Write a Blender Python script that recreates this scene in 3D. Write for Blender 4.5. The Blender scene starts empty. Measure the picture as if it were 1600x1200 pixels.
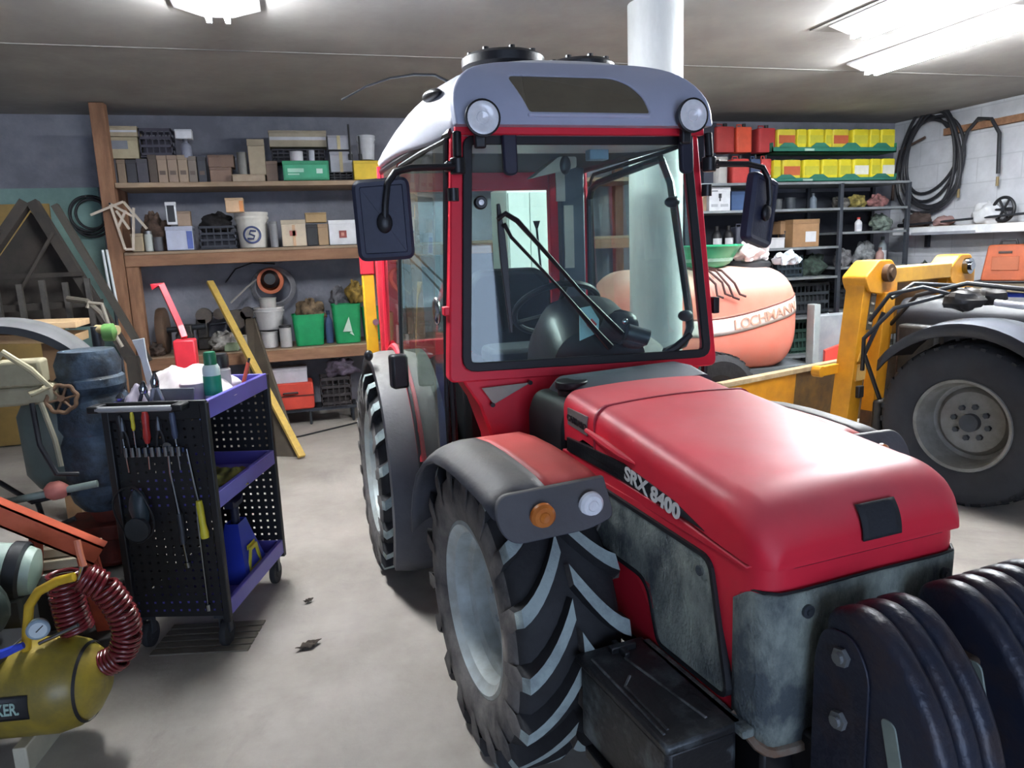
import bpy, bmesh, math, random
from mathutils import Matrix, Vector
from math import sin, cos, pi, radians, sqrt
S = bpy.context.scene
COL = S.collection
random.seed(7)
# ---------------------------------------------------------------- camera
YAW, PITCH, ROLL = radians(15.7), radians(10.35), radians(2.2)
fw = Vector((sin(YAW)*cos(PITCH), cos(YAW)*cos(PITCH), -sin(PITCH)))
r0 = Vector((cos(YAW), -sin(YAW), 0)); u0 = r0.cross(fw)
rt = cos(ROLL)*r0 - sin(ROLL)*u0; up = cos(ROLL)*u0 + sin(ROLL)*r0
cd = bpy.data.cameras.new('camera'); cam = bpy.data.objects.new('camera', cd); COL.objects.link(cam)
cd.sensor_width = 36; cd.lens = 36*1150/1600; cd.clip_start = .05
cam.matrix_world = Matrix(((rt.x, up.x, -fw.x, 0), (rt.y, up.y, -fw.y, 0), (rt.z, up.z, -fw.z, 1.5), (0, 0, 0, 1)))
S.camera = cam
# ---------------------------------------------------------------- world, exposure
w = bpy.data.worlds.new('world'); S.world = w; w.use_nodes = True
w.node_tree.nodes['Background'].inputs[0].default_value = (.50, .62, .85, 1)
w.node_tree.nodes['Background'].inputs[1].default_value = 1.1
S.view_settings.view_transform = 'Standard'; S.view_settings.look = 'None'
S.view_settings.exposure = 2.7; S.view_settings.gamma = 1; S.view_settings.use_curve_mapping = False
TUBE_POWER = 55.0
# ---------------------------------------------------------------- materials
def lin(h):
    h = h.lstrip('#'); v = [int(h[i:i+2], 16)/255 for i in (0, 2, 4)]
    return tuple(c/12.92 if c <= .04045 else ((c+.055)/1.055)**2.4 for c in v)
MATS = {}
def mat(name, color, rough=.6, metal=0, c2=None, scale=6, amt=.5, bump=0, bscale=40, spec=.5, coat=0, emit=0, stretch=None, lo=.4, hi=.65, dust_toplight=None, alpha=1):
    if name in MATS: return MATS[name]
    m = bpy.data.materials.new(name); m.use_nodes = True; nt = m.node_tree; N = nt.nodes; L = nt.links
    b = N['Principled BSDF']; base = lin(color) if isinstance(color, str) else color
    b.inputs['Roughness'].default_value = rough; b.inputs['Metallic'].default_value = metal
    b.inputs['Specular IOR Level'].default_value = spec
    b.inputs['Coat Weight'].default_value = coat; b.inputs['Coat Roughness'].default_value = .25
    tc = N.new('ShaderNodeTexCoord'); vec = tc.outputs['Object']
    if stretch:
        mp = N.new('ShaderNodeMapping'); mp.inputs['Scale'].default_value = stretch; L.new(vec, mp.inputs[0]); vec = mp.outputs[0]
    if c2 is None: c2 = tuple(c*.62 for c in base)
    elif isinstance(c2, str): c2 = lin(c2)
    n = N.new('ShaderNodeTexNoise'); n.inputs['Scale'].default_value = scale; n.inputs['Detail'].default_value = 8; n.inputs['Roughness'].default_value = .65
    L.new(vec, n.inputs['Vector'])
    rp = N.new('ShaderNodeValToRGB'); L.new(n.outputs['Fac'], rp.inputs[0])
    rp.color_ramp.elements[0].position = lo; rp.color_ramp.elements[1].position = hi
    mixc = tuple(base[i]*(1-amt)+c2[i]*amt for i in range(3))
    rp.color_ramp.elements[0].color = (*mixc, 1); rp.color_ramp.elements[1].color = (*base, 1)
    out = rp.outputs[0]
    if dust_toplight:   # settled dusty film, on some things painted top light, on faces that look up
        dc, da = dust_toplight
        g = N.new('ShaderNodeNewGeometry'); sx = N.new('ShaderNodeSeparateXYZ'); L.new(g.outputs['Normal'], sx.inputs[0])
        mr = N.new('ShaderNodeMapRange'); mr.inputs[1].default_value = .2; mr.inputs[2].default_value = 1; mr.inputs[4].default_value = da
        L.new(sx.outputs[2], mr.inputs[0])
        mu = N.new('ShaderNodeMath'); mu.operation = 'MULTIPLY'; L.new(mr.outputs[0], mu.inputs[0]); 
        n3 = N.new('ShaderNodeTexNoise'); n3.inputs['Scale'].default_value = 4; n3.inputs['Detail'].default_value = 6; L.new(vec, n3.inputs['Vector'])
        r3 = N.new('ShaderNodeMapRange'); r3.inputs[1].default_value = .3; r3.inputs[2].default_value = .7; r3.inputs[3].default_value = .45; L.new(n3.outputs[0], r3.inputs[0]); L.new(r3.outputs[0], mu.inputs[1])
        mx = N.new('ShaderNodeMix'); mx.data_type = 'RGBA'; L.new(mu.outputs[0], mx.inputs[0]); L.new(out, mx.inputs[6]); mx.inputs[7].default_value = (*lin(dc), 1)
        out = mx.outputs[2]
    L.new(out, b.inputs['Base Color'])
    if bump:
        n2 = N.new('ShaderNodeTexNoise'); n2.inputs['Scale'].default_value = bscale; n2.inputs['Detail'].default_value = 5; L.new(vec, n2.inputs['Vector'])
        bm = N.new('ShaderNodeBump'); bm.inputs['Strength'].default_value = bump; bm.inputs['Distance'].default_value = .01
        L.new(n2.outputs['Fac'], bm.inputs['Height']); L.new(bm.outputs[0], b.inputs['Normal'])
    if emit:
        b.inputs['Emission Color'].default_value = (*base, 1); b.inputs['Emission Strength'].default_value = emit
    if alpha < 1: b.inputs['Alpha'].default_value = alpha
    MATS[name] = m; return m
def glass(name, tint, dusty=.06, rough=.02, dcol=(.6, .75, .85)):
    if name in MATS: return MATS[name]
    m = bpy.data.materials.new(name); m.use_nodes = True; nt = m.node_tree; N = nt.nodes; L = nt.links
    N.remove(N['Principled BSDF']); o = N['Material Output']
    t = N.new('ShaderNodeBsdfTransparent'); t.inputs[0].default_value = (*tint, 1)
    g = N.new('ShaderNodeBsdfGlossy'); g.inputs['Roughness'].default_value = rough
    d = N.new('ShaderNodeBsdfDiffuse'); d.inputs[0].default_value = (*dcol, 1)
    f = N.new('ShaderNodeFresnel'); ge = N.new('ShaderNodeNewGeometry'); ir = N.new('ShaderNodeMapRange'); ir.inputs[3].default_value = 1.5; ir.inputs[4].default_value = 1/1.5
    L.new(ge.outputs['Backfacing'], ir.inputs[0]); L.new(ir.outputs[0], f.inputs[0])
    a = N.new('ShaderNodeMixShader'); L.new(f.outputs[0], a.inputs[0]); L.new(t.outputs[0], a.inputs[1]); L.new(g.outputs[0], a.inputs[2])
    n = N.new('ShaderNodeTexNoise'); n.inputs['Scale'].default_value = 3; n.inputs['Detail'].default_value = 8
    tc = N.new('ShaderNodeTexCoord'); L.new(tc.outputs['Object'], n.inputs['Vector'])
    mr = N.new('ShaderNodeMapRange'); mr.inputs[1].default_value = .35; mr.inputs[2].default_value = .75; mr.inputs[3].default_value = dusty*.3; mr.inputs[4].default_value = dusty*2
    L.new(n.outputs[0], mr.inputs[0])
    c = N.new('ShaderNodeMixShader'); L.new(mr.outputs[0], c.inputs[0]); L.new(a.outputs[0], c.inputs[1]); L.new(d.outputs[0], c.inputs[2])
    L.new(c.outputs[0], o.inputs[0]); MATS[name] = m; return m
def pm(c, rough=.5, **k):   # plain material by colour
    return mat('paint_'+c.strip('#')+('_m' if k.get('metal') else ''), c, rough, **k)
# ---------------------------------------------------------------- geometry builder
I4 = Matrix.Identity(4)
def RX(a): return Matrix.Rotation(a, 4, 'X')
def RY(a): return Matrix.Rotation(a, 4, 'Y')
def RZ(a): return Matrix.Rotation(a, 4, 'Z')
def TR(x, y, z): return Matrix.Translation((x, y, z))
class G:
    def __init__(s, xf=I4): s.v = []; s.f = []; s.mi = []; s.xf = xf; s.m = 0
    def add(s, vs, fs):
        o = len(s.v); s.v += [s.xf @ Vector(p) for p in vs]; s.f += [tuple(o+i for i in f) for f in fs]; s.mi += [s.m]*len(fs); return s
    def box(s, c, d, r=None):
        hx, hy, hz = d[0]/2, d[1]/2, d[2]/2; R = r if r is not None else I4
        vs = [Vector(c)+(R @ Vector((x*hx, y*hy, z*hz))) for x in (-1, 1) for y in (-1, 1) for z in (-1, 1)]
        return s.add(vs, [(0, 1, 3, 2), (4, 6, 7, 5), (0, 4, 5, 1), (2, 3, 7, 6), (0, 2, 6, 4), (1, 5, 7, 3)])
    def bb(s, a, b): return s.box([(a[i]+b[i])/2 for i in range(3)], [abs(b[i]-a[i]) for i in range(3)])
    def loft(s, rings, cap=True, closed=True, loop=False):
        n = len(rings[0]); vs = [p for r in rings for p in r]; fs = []
        k = len(rings)
        for i in range(k if loop else k-1):
            a = i*n; b = ((i+1) % k)*n
            for j in range(n if closed else n-1):
                j2 = (j+1) % n; fs.append((a+j, a+j2, b+j2, b+j))
        if cap and not loop: fs += [tuple(range(n))[::-1], tuple(range((k-1)*n, k*n))]
        return s.add(vs, fs)
    def tube(s, pts, r, n=8, closed=False, cap=True):
        P = [Vector(p) for p in pts]; k = len(P); rr = r if isinstance(r, (list, tuple)) else [r]*k
        rings = []; u = None
        for i in range(k):
            t = (P[(i+1) % k]-P[i-1]) if closed else (P[min(i+1, k-1)]-P[max(i-1, 0)])
            if t.length < 1e-9: t = Vector((0, 0, 1))
            t.normalize()
            if u is None: u = t.orthogonal().normalized()
            else:
                u = u-t*u.dot(t); u = u.normalized() if u.length > 1e-6 else t.orthogonal().normalized()
            w_ = t.cross(u)
            rings.append([P[i]+rr[i]*(cos(2*pi*j/n)*u+sin(2*pi*j/n)*w_) for j in range(n)])
        return s.loft(rings, cap, True, closed)
    def cyl(s, a, b, r, r2=None, n=20): return s.tube([a, b], [r, r if r2 is None else r2], n)
    def lathe(s, prof, c=(0, 0, 0), axis='z', n=24, a0=0, a1=2*pi, loop=False):
        full = abs(a1-a0-2*pi) < 1e-6; k = n if full else n+1; rings = []
        for i in range(k):
            a = a0+(a1-a0)*i/n; ca, sa = cos(a), sin(a); R = []
            for r, h in prof:
                p = (r*ca, r*sa, h) if axis == 'z' else ((h, r*ca, r*sa) if axis == 'x' else (r*sa, h, r*ca))
                R.append((p[0]+c[0], p[1]+c[1], p[2]+c[2]))
            rings.append(R)
        return s.loft(rings, cap=False, closed=loop, loop=full)
    def prism(s, pts, d0, d1, mp=None, plane='xz'):
        if mp is None: mp = {'xz': lambda a, b, d: (a, d, b), 'yz': lambda a, b, d: (d, a, b), 'xy': lambda a, b, d: (a, b, d)}[plane]
        return s.loft([[mp(a, b, d0) for a, b in pts], [mp(a, b, d1) for a, b in pts]])
    def ring(s, out, inn, d0, d1, mp=None, plane='xz'):
        if mp is None: mp = {'xz': lambda a, b, d: (a, d, b), 'yz': lambda a, b, d: (d, a, b), 'xy': lambda a, b, d: (a, b, d)}[plane]
        return s.loft([[mp(a, b, d0) for a, b in out], [mp(a, b, d0) for a, b in inn], [mp(a, b, d1) for a, b in inn], [mp(a, b, d1) for a, b in out]], loop=True)
    def grid(s, fn, nu, nv):
        vs = [fn(i/nu, j/nv) for i in range(nu+1) for j in range(nv+1)]
        return s.add(vs, [(i*(nv+1)+j, (i+1)*(nv+1)+j, (i+1)*(nv+1)+j+1, i*(nv+1)+j+1) for i in range(nu) for j in range(nv)])
    def ell(s, c, r, n=16, m=10, R=None, lump=0, seed=0, flat=None):
        rg = random.Random(seed); ph = [rg.uniform(0, 6.3) for _ in range(6)]; rings = []
        R = R if R is not None else I4
        for i in range(m+1):
            t = pi*i/m; rr = max(sin(t), 1e-3); R_ = []
            for j in range(n):
                a = 2*pi*j/n
                k = 1+lump*(sin(3*a+ph[0]+2*t)+.7*sin(5*a+ph[1]-3*t)+.6*sin(7*t+ph[2]+2*a))*.5
                p = Vector((r[0]*rr*cos(a)*k, r[1]*rr*sin(a)*k, r[2]*cos(t)*k))
                if flat is not None: p.z = max(p.z, flat)
                R_.append(Vector(c)+(R @ p))
            rings.append(R_)
        return s.loft(rings)
    def build(s, name, m, parent=None, bevel=0, smooth=35, solid=0, sub=0, label=None, cat=None, group=None, kind=None, loc=(0, 0, 0), rz=0, seg=2, fixn=True):
        me = bpy.data.meshes.new(name); me.from_pydata([tuple(v) for v in s.v], [], s.f)
        ms = m if isinstance(m, (list, tuple)) else [m]
        for x in ms: me.materials.append(x)
        me.polygons.foreach_set('material_index', [min(i, len(ms)-1) for i in s.mi])
        if fixn:
            b = bmesh.new(); b.from_mesh(me); bmesh.ops.recalc_face_normals(b, faces=b.faces); b.to_mesh(me); b.free()
        me.update()
        if smooth:
            me.polygons.foreach_set('use_smooth', [True]*len(me.polygons)); me.set_sharp_from_angle(angle=radians(smooth))
        o = bpy.data.objects.new(name, me); COL.objects.link(o)
        o.location = loc; o.rotation_euler = (0, 0, rz)
        if parent is not None:
            o.parent = parent
            if parent.get('_w'): o.location = tuple(-x for x in parent.location)
        if solid:
            q = o.modifiers.new('s', 'SOLIDIFY'); q.thickness = solid; q.offset = 0
        if bevel:
            q = o.modifiers.new('b', 'BEVEL'); q.width = bevel; q.segments = seg; q.limit_method = 'ANGLE'; q.angle_limit = radians(40)
        if sub:
            q = o.modifiers.new('u', 'SUBSURF'); q.levels = sub; q.render_levels = sub
        tag(o, label, cat, group, kind); return o
def tag(o, label=None, cat=None, group=None, kind=None):
    for k, v in (('label', label), ('category', cat), ('group', group), ('kind', kind)):
        if v: o[k] = v
    return o
WROOTS = []
def T(name, label, cat, loc=(0, 0, 0), rz=0, group=None, world=False):
    o = bpy.data.objects.new(name, None); COL.objects.link(o); o.empty_display_size = .1
    o.location = loc; o.rotation_euler = (0, 0, rz); tag(o, label, cat, group)
    if world: o['_w'] = 1; WROOTS.append(o)
    return o
def copy_thing(o, loc, rz=None, label=None, group=None, parent=None, scale=None):
    c = o.copy(); COL.objects.link(c)
    if parent is not None: c.parent = parent
    else:
        c.location = loc
        if rz is not None: c.rotation_euler = (0, 0, rz)
        if scale: c.scale = (scale,)*3
        if label: c['label'] = label
        if group: c['group'] = group
    for ch in list(o.children): copy_thing(ch, None, parent=c)
    return c
def rpoly(pts, r, n=5):   # fillet the corners of a 2-D polygon
    out = []; k = len(pts); rs = r if isinstance(r, (list, tuple)) else [r]*k
    for i in range(k):
        p = Vector(pts[i]); a = (Vector(pts[i-1])-p); b = (Vector(pts[(i+1) % k])-p); ri = rs[i % len(rs)]
        if ri <= 0: out += [tuple(p)]*(n+1); continue
        la = min(ri, a.length*.49); lb = min(ri, b.length*.49); pa = p+a.normalized()*la; pb = p+b.normalized()*lb
        for j in range(n+1):
            t = j/n; q = pa*(1-t)**2+p*2*t*(1-t)+pb*t*t; out.append((q.x, q.y))
    return out
def shrink(pts, d):   # inset a polygon towards its centre line by d
    k = len(pts); out = []; A = sum(pts[i-1][0]*pts[i][1]-pts[i][0]*pts[i-1][1] for i in range(k)); sg = 1 if A > 0 else -1
    for i in range(k):
        p = Vector(pts[i]); a = Vector(pts[i-1]); b = Vector(pts[(i+1) % k])
        e1 = (p-a).normalized(); e2 = (b-p).normalized(); n1 = Vector((-e1.y, e1.x))*sg; n2 = Vector((-e2.y, e2.x))*sg
        m_ = (n1+n2); m_ = m_/max(m_.length_squared, .3)*2/1
        out.append(tuple(p+m_*d*1.0)) if m_.length < 5 else out.append(tuple(p+n1*d))
    return out
def text(s, body, size, m, parent, mw, ext=.001, name='lettering', bold=0, sx=1):
    c = bpy.data.curves.new(name, 'FONT'); c.body = body; c.size = size; c.extrude = ext; c.offset = bold; c.align_x = 'CENTER'; c.align_y = 'CENTER'
    t_ = bpy.data.objects.new('t', c); COL.objects.link(t_); dg = bpy.context.evaluated_depsgraph_get(); me = bpy.data.meshes.new_from_object(t_.evaluated_get(dg))
    bpy.data.objects.remove(t_); me.name = name; me.materials.clear(); me.materials.append(m); o = bpy.data.objects.new(name, me); COL.objects.link(o)
    if parent is not None:
        o.parent = parent
        r = parent
        while r.parent is not None: r = r.parent
        if parent.get('_w') or (r.get('_w')):
            if parent is r: mw = TR(*[-x for x in r.location]) @ mw
    o.matrix_basis = mw @ Matrix.Diagonal((sx, 1, 1, 1)); return o
def basis(p, x, y):   # matrix whose local x, y run along world x, y
    x = Vector(x).normalized(); z = x.cross(Vector(y)).normalized(); y = z.cross(x)
    return Matrix(((x.x, y.x, z.x, p[0]), (x.y, y.y, z.y, p[1]), (x.z, y.z, z.z, p[2]), (0, 0, 0, 1)))
# ---------------------------------------------------------------- room
CEIL, YB, XR, XL = 2.78, 7.4, 6.85, -4.2
concrete = mat('floor_concrete', '#b3aca4', .75, c2='#8d857c', scale=1.6, amt=.8, bump=.25, bscale=30, lo=.35, hi=.7)
def stain_nodes(m, dark='#6b655e', sc=.9, lo=.56, hi=.72, amt=.6):
    nt = m.node_tree; N = nt.nodes; L = nt.links; b = N['Principled BSDF']; src = b.inputs['Base Color'].links[0].from_socket
    tc = N.new('ShaderNodeTexCoord'); n = N.new('ShaderNodeTexNoise'); n.inputs['Scale'].default_value = sc; n.inputs['Detail'].default_value = 10; n.inputs['Roughness'].default_value = .7
    n.inputs['Distortion'].default_value = .6; L.new(tc.outputs['Object'], n.inputs['Vector'])
    mr = N.new('ShaderNodeMapRange'); mr.inputs[1].default_value = lo; mr.inputs[2].default_value = hi; mr.inputs[4].default_value = amt; L.new(n.outputs[0], mr.inputs[0])
    mx = N.new('ShaderNodeMix'); mx.data_type = 'RGBA'; L.new(mr.outputs[0], mx.inputs[0]); L.new(src, mx.inputs[6]); mx.inputs[7].default_value = (*lin(dark), 1)
    L.new(mx.outputs[2], b.inputs['Base Color'])
stain_nodes(concrete)
g = G(); g.bb((XL, -4, -.1), (XR+.1, YB+.1, 0)); g.build('floor', concrete, kind='structure', smooth=0)
ceilm = mat('ceiling_concrete', '#a09d99', .9, c2='#8a8784', scale=2.2, amt=.6, bump=.2, bscale=12)
stain_nodes(ceilm, '#6f6b66', .5, .5, .75, .4)
g = G(); g.bb((XL, -4, CEIL), (XR+.2, YB+.2, CEIL+.15)); g.build('ceiling', ceilm, kind='structure', smooth=0)
seam = pm('#8e8c89', .9)
for i, (x0, y0, x1, y1) in enumerate([(-4.2, 5.15, 6.85, 5.15), (-4.2, 2.75, 6.85, 2.75)]):   # plastered joints between the slabs
    g = G(); g.bb((x0, y0-.012, CEIL-.004), (x1, y1+.012, CEIL+.01)); g.build('trim_%d' % (i+1), seam, kind='structure', smooth=0)
g = G(); g.bb((3.2, -4, CEIL-.008), (3.9, 4.2, CEIL+.01)); g.build('trim_3', pm('#7d7975', .9), kind='structure', smooth=0)
wallb = mat('wall_plaster', '#8f909a', .9, c2='#686973', scale=2.0, amt=.7, bump=.3, bscale=20)
g = G(); g.bb((XL, YB, 0), (XR+.1, YB+.1, CEIL)); g.build('wall_back', wallb, kind='structure', smooth=0)
def blockwall():
    m = mat('wall_block', '#c6c9cf', .9, c2='#a4a7ae', scale=3, amt=.6, bump=.25, bscale=25)
    nt = m.node_tree; N = nt.nodes; L = nt.links; b = N['Principled BSDF']; src = b.inputs['Base Color'].links[0].from_socket
    tc = N.new('ShaderNodeTexCoord'); sp = N.new('ShaderNodeSeparateXYZ'); cb = N.new('ShaderNodeCombineXYZ'); L.new(tc.outputs['Object'], sp.inputs[0])
    L.new(sp.outputs[1], cb.inputs[0]); L.new(sp.outputs[2], cb.inputs[1])
    k = N.new('ShaderNodeTexBrick'); k.inputs['Scale'].default_value = 1; k.inputs['Brick Width'].default_value = .5; k.inputs['Row Height'].default_value = .25; k.inputs['Mortar Size'].default_value = .008
    k.inputs['Mortar Smooth'].default_value = .4
    L.new(cb.outputs[0], k.inputs['Vector']); mx = N.new('ShaderNodeMix'); mx.data_type = 'RGBA'; mx.inputs[7].default_value = (*lin('#9a9da4'), 1)
    mm = N.new('ShaderNodeMath'); mm.operation = 'MULTIPLY'; mm.inputs[1].default_value = .45; L.new(k.outputs['Fac'], mm.inputs[0])
    L.new(mm.outputs[0], mx.inputs[0]); L.new(src, mx.inputs[6]); L.new(mx.outputs[2], b.inputs['Base Color']); return m
g = G(); g.bb((XR, -4, 0), (XR+.1, YB, CEIL)); g.build('wall_right', blockwall(), kind='structure', smooth=0)
g = G(); g.bb((XL-.1, -4, 0), (XL, YB+.1, CEIL)); g.build('wall_left', wallb, kind='structure', smooth=0)
# darker upper field and teal-green lower field of the back wall at the far left
g = G(); g.bb((XL, YB-.02, 0), (-1.62, YB, 2.17)); g.build('trim_4', mat('teal_wall', '#86a39e', .8, c2='#66857f', scale=2.5, amt=.7), kind='structure', smooth=0)
# round white pillar in front and second one seen through the cab
pw = mat('pillar_white', '#d9dcdc', .7, c2='#b9bcbb', scale=5, amt=.6, bump=.15, stretch=(1, 1, .3))
g = G(); g.lathe([(0, 0), (.15, 0), (.15, CEIL)], (1.985, 3.9, 0), n=40); g.build('wall_pillar', pw, kind='structure')
# ---------------------------------------------------------------- fluorescent lamps
tube_m = mat('lamp_tube', (.93, .97, 1.0), .5, emit=TUBE_POWER, amt=0); lampw = pm('#e8e8e8', .5)
def lamp(x, y, L_=1.2, label=''):
    t = T('fluorescent_lamp', label, 'lamp', (x, y, CEIL), group='ceiling strip lamps')
    g = G(); g.prism([(-.21, 0), (-.21, -.012), (-.07, -.05), (.07, -.05), (.21, -.012), (.21, 0)], -L_/2-.03, L_/2+.03, lambda a, b, d: (a, d, b)); g.build('housing', lampw, t, smooth=0)
    for sx in (-.045, .045):
        g = G(); g.cyl((sx, -L_/2, -.07), (sx, L_/2, -.07), .014, n=12); g.build('tube', tube_m, t)
        for e in (-1, 1): g = G(); g.box((sx, e*(L_/2+.01), -.065), (.024, .02, .04)); g.build('lamp_holder', lampw, t, smooth=0)
    return t
lamp(-.28, 3.68, 1.2, 'lit strip lamp on the ceiling above the tool trolley')
lamp(4.3, 4.25, 1.3, 'lit strip lamp on the ceiling, the one nearer the block wall')
lamp(3.45, 3.4, 1.3, 'lit strip lamp on the ceiling beside the dark slab, above the big grey wheel')
g = G(); g.bb((XL, -4.15, 0), (-1.6, -4, CEIL)); g.bb((2.35, -4.15, 0), (XR+.1, -4, CEIL)); g.bb((-1.6, -4.15, 2.35), (2.35, -4, CEIL)); g.build('wall_front_added', wallb, kind='structure', smooth=0)  # unseen wall added behind the camera; its opening shapes the fill and windscreen reflection
# ---------------------------------------------------------------- red tractor
red = mat('tractor_red', (.74, .022, .050), .42, c2=(.60, .03, .05), scale=5, amt=.5, coat=.0, spec=.24, dust_toplight=('#d9b4b4', .30))
redfen = mat('fender_red', (.66, .035, .035), .5, c2=(.55, .05, .045), scale=6, amt=.5, dust_toplight=('#d8b0a4', .25))
rubber = mat('tyre_rubber', '#2b2c30', .75, c2='#16171a', scale=7, amt=.7, bump=.3, bscale=30)
lugm = mat('tyre_lug_dusty', '#9caaa9', .85, c2='#6a7478', scale=9, amt=.7, bump=.4, bscale=50, lo=.35, hi=.55)
sidew = mat('tyre_side_dusty', '#7a7673', .85, c2='#37363a', scale=5, amt=.85, bump=.3, bscale=30, lo=.38, hi=.62)
rimm = mat('rim_silver', '#bcc8ca', .5, metal=.1, c2='#7d7468', scale=5, amt=.6, lo=.35, hi=.6)
fenrub = mat('fender_rubber', '#4a4c55', .6, c2='#33353d', scale=5, amt=.6, bump=.15, bscale=60, dust_toplight=('#8f8a80', .6))
blackp = mat('black_plastic', '#1b1c22', .42, c2='#101116', scale=8, amt=.5, bump=.08, bscale=90)
blackm = mat('black_metal', '#16161a', .35, metal=.2, c2='#26262a')
gasket = mat('black_gasket', '#17191f', .6)
grime = mat('dusty_grille', '#9aa39a', .85, c2='#3d464d', scale=7, amt=.95, bump=.5, bscale=150, stretch=(1, 1, .6), lo=.38, hi=.62)
stain_nodes(grime, '#7b6b4c', 3.5, .6, .75, .55)
roofm = mat('roof_white', '#c9ccd8', .38, c2='#b2b5c0', scale=3, amt=.4, coat=.2)
wsg = glass('windscreen_glass', (.90, .98, .965), .022, dcol=(.45, .62, .8))
dgl = glass('door_glass', (.74, .84, .78), .035, dcol=(.55, .6, .55))
chrome = pm('#c8ccd2', .2, metal=1)
lensw = mat('lens_clear', '#f2f5f8', .12, c2='#d4d8de', scale=40, coat=1)
lenso = mat('lens_orange', '#c8742a', .15, c2='#a85418', scale=40, coat=1)
TL = (1.0, 3.5, 0)
tr = T('tractor', 'red narrow tractor with grey-white cab roof, ridged front weights and chevron tyres', 'tractor', TL, world=True)
FA = radians(6); FX = TR(.99, 2.06, 0) @ RZ(FA)      # front half, articulated
RXF = TR(1.0, 3.5, 0) @ RZ(radians(1.5))
def tyre(X, c, R, W, rim, side, nl=17, seed=1):
    """tyre with chevron lugs + dished rim; local x is the axle, side = -1 / +1 the outer side"""
    M = X @ TR(*c); h = W/2
    g = G(M); rc = R-.035
    prof = [(rim, -h*.82), (rim+.03, -h*.97), ((rim+rc)/2+.01, -h*1.04), (rc-.03, -h*.97), (rc-.008, -h*.8), (rc, -h*.3), (rc, h*.3), (rc-.008, h*.8), (rc-.03, h*.97), ((rim+rc)/2+.01, h*1.04), (rim+.03, h*.97), (rim, h*.82)]
    g.m = 2; g.lathe(prof, axis='x', n=64)
    # carcass tread faces take the dark rubber, sidewalls the dusty one
    npf = len(prof)-1
    for i in range(len(g.mi)):
        if 3 <= i % npf <= 7: g.mi[i] = 0
    for sd in (-1, 1):
        for k in range(nl):
            th0 = 2*pi*(k+(.5 if sd > 0 else 0))/nl
            rings = []; st = 8
            for j in range(st+1):
                s = j/st; x = sd*(.006+(h*1.02-.006)*min(s*1.06, 1)); th = th0-.37*(1-(1-s)**1.7); hw = (.026-.005*s)/R
                top = R-.004*s if s < .86 else R-.03*(s-.86)/.14; bot = rc-.03
                def P(t, r): return (x, -cos(t)*r, sin(t)*r)
                fl = .5*hw
                rings.append([P(th-hw-fl, bot), P(th-hw, top), P(th+hw, top), P(th+hw+fl, bot)])
            # shoulder leg of the lug running down the sidewall
            x = sd*h*1.06; th = th0-.40; rings.append([(x, -cos(t)*r, sin(t)*r) for t, r in ((th-hw*1.2, rc-.10), (th-hw, R-.055), (th+hw, R-.055), (th+hw*1.2, rc-.10))])
            o = len(g.f); g.m = 0; g.loft(rings, cap=True)
            for i in range(o, len(g.f)):   # worn crowns carry dry grey dust
                q = (i-o) % 4
                if i-o < 4*(st) and q == 1: g.mi[i] = 1
                elif i-o >= 4*st: g.mi[i] = 2
    t = g.build('tyre', [rubber, lugm, sidew], tr, smooth=38)
    g = G(M)
    s_ = side
    pr = [(rim+.012, s_*h*.84), (rim+.016, s_*h*.90), (rim+.004, s_*h*.92), (rim-.008, s_*h*.84), (rim-.022, s_*h*.78), (rim-.028, s_*h*.5), (rim-.045, s_*h*.42), (rim-.05, s_*h*.15), (rim-.07, s_*h*.05), (.11, s_*h*.12), (.09, s_*h*.2), (.0, s_*h*.2)]
    g.lathe(pr, axis='x', n=48); rm = g.build('rim', rimm, tr)
    for k in range(6):
        a = 2*pi*k/6; g = G(M); g.cyl((s_*h*.05, cos(a)*.085, sin(a)*.085), (s_*h*.3, cos(a)*.085, sin(a)*.085), .011, n=6); g.build('wheel_bolt', chrome, rm, smooth=0)
    return t
HF = .15
for sd in (-1, 1): tyre(FX, (sd*(.595-HF), 0, .455), .455, .30, .245, sd)
for sd in (-1, 1): tyre(RXF, (sd*(.75-.15), 0, .475), .475, .30, .285, sd, nl=20)
# ---- axles and chassis
g = G(FX); g.cyl((-.3, 0, .45), (.3, 0, .45), .07); g.bb((-.12, -.75, .38), (.12, .25, .58)); g.build('front_axle', blackm, tr, bevel=.01)
g = G(RXF); g.cyl((-.5, 0, .47), (.5, 0, .47), .09); g.bb((-.2, -1.05, .42), (.2, .3, .72)); g.build('rear_axle', blackm, tr, bevel=.01)
# ---- bonnet
def lerp(a, b, t): return a+(b-a)*t
def hood_ring(v, hw, zb, zt, r, crown=.008, n=6):
    R = [(-hw, zb)]
    for j in range(n+1):
        a = pi-j/n*pi/2; R.append((-hw+r+r*cos(a)*1.0, zt-r+r*sin(a)))
    for j in range(1, 6): u = lerp(-hw+r, hw-r, j/6); R.append((u, zt+crown*(1-((u)/(hw-r))**2)))
    for j in range(n+1):
        a = pi/2-j/n*pi/2; R.append((hw-r+r*cos(a), zt-r+r*sin(a)))
    R.append((hw, zb)); return [(x, v, z) for x, z in R]
def zlip(v): return lerp(.868, .965, (v+.9)/.85)
def ztop(v): return lerp(.985, 1.085, (v+.9)/.85)
g = G(FX); rings = []
for i in range(15):
    v = lerp(-.20, -.74, i/14); rings.append(hood_ring(v, lerp(.266, .283, i/14), zlip(v), ztop(v), .055))
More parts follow.
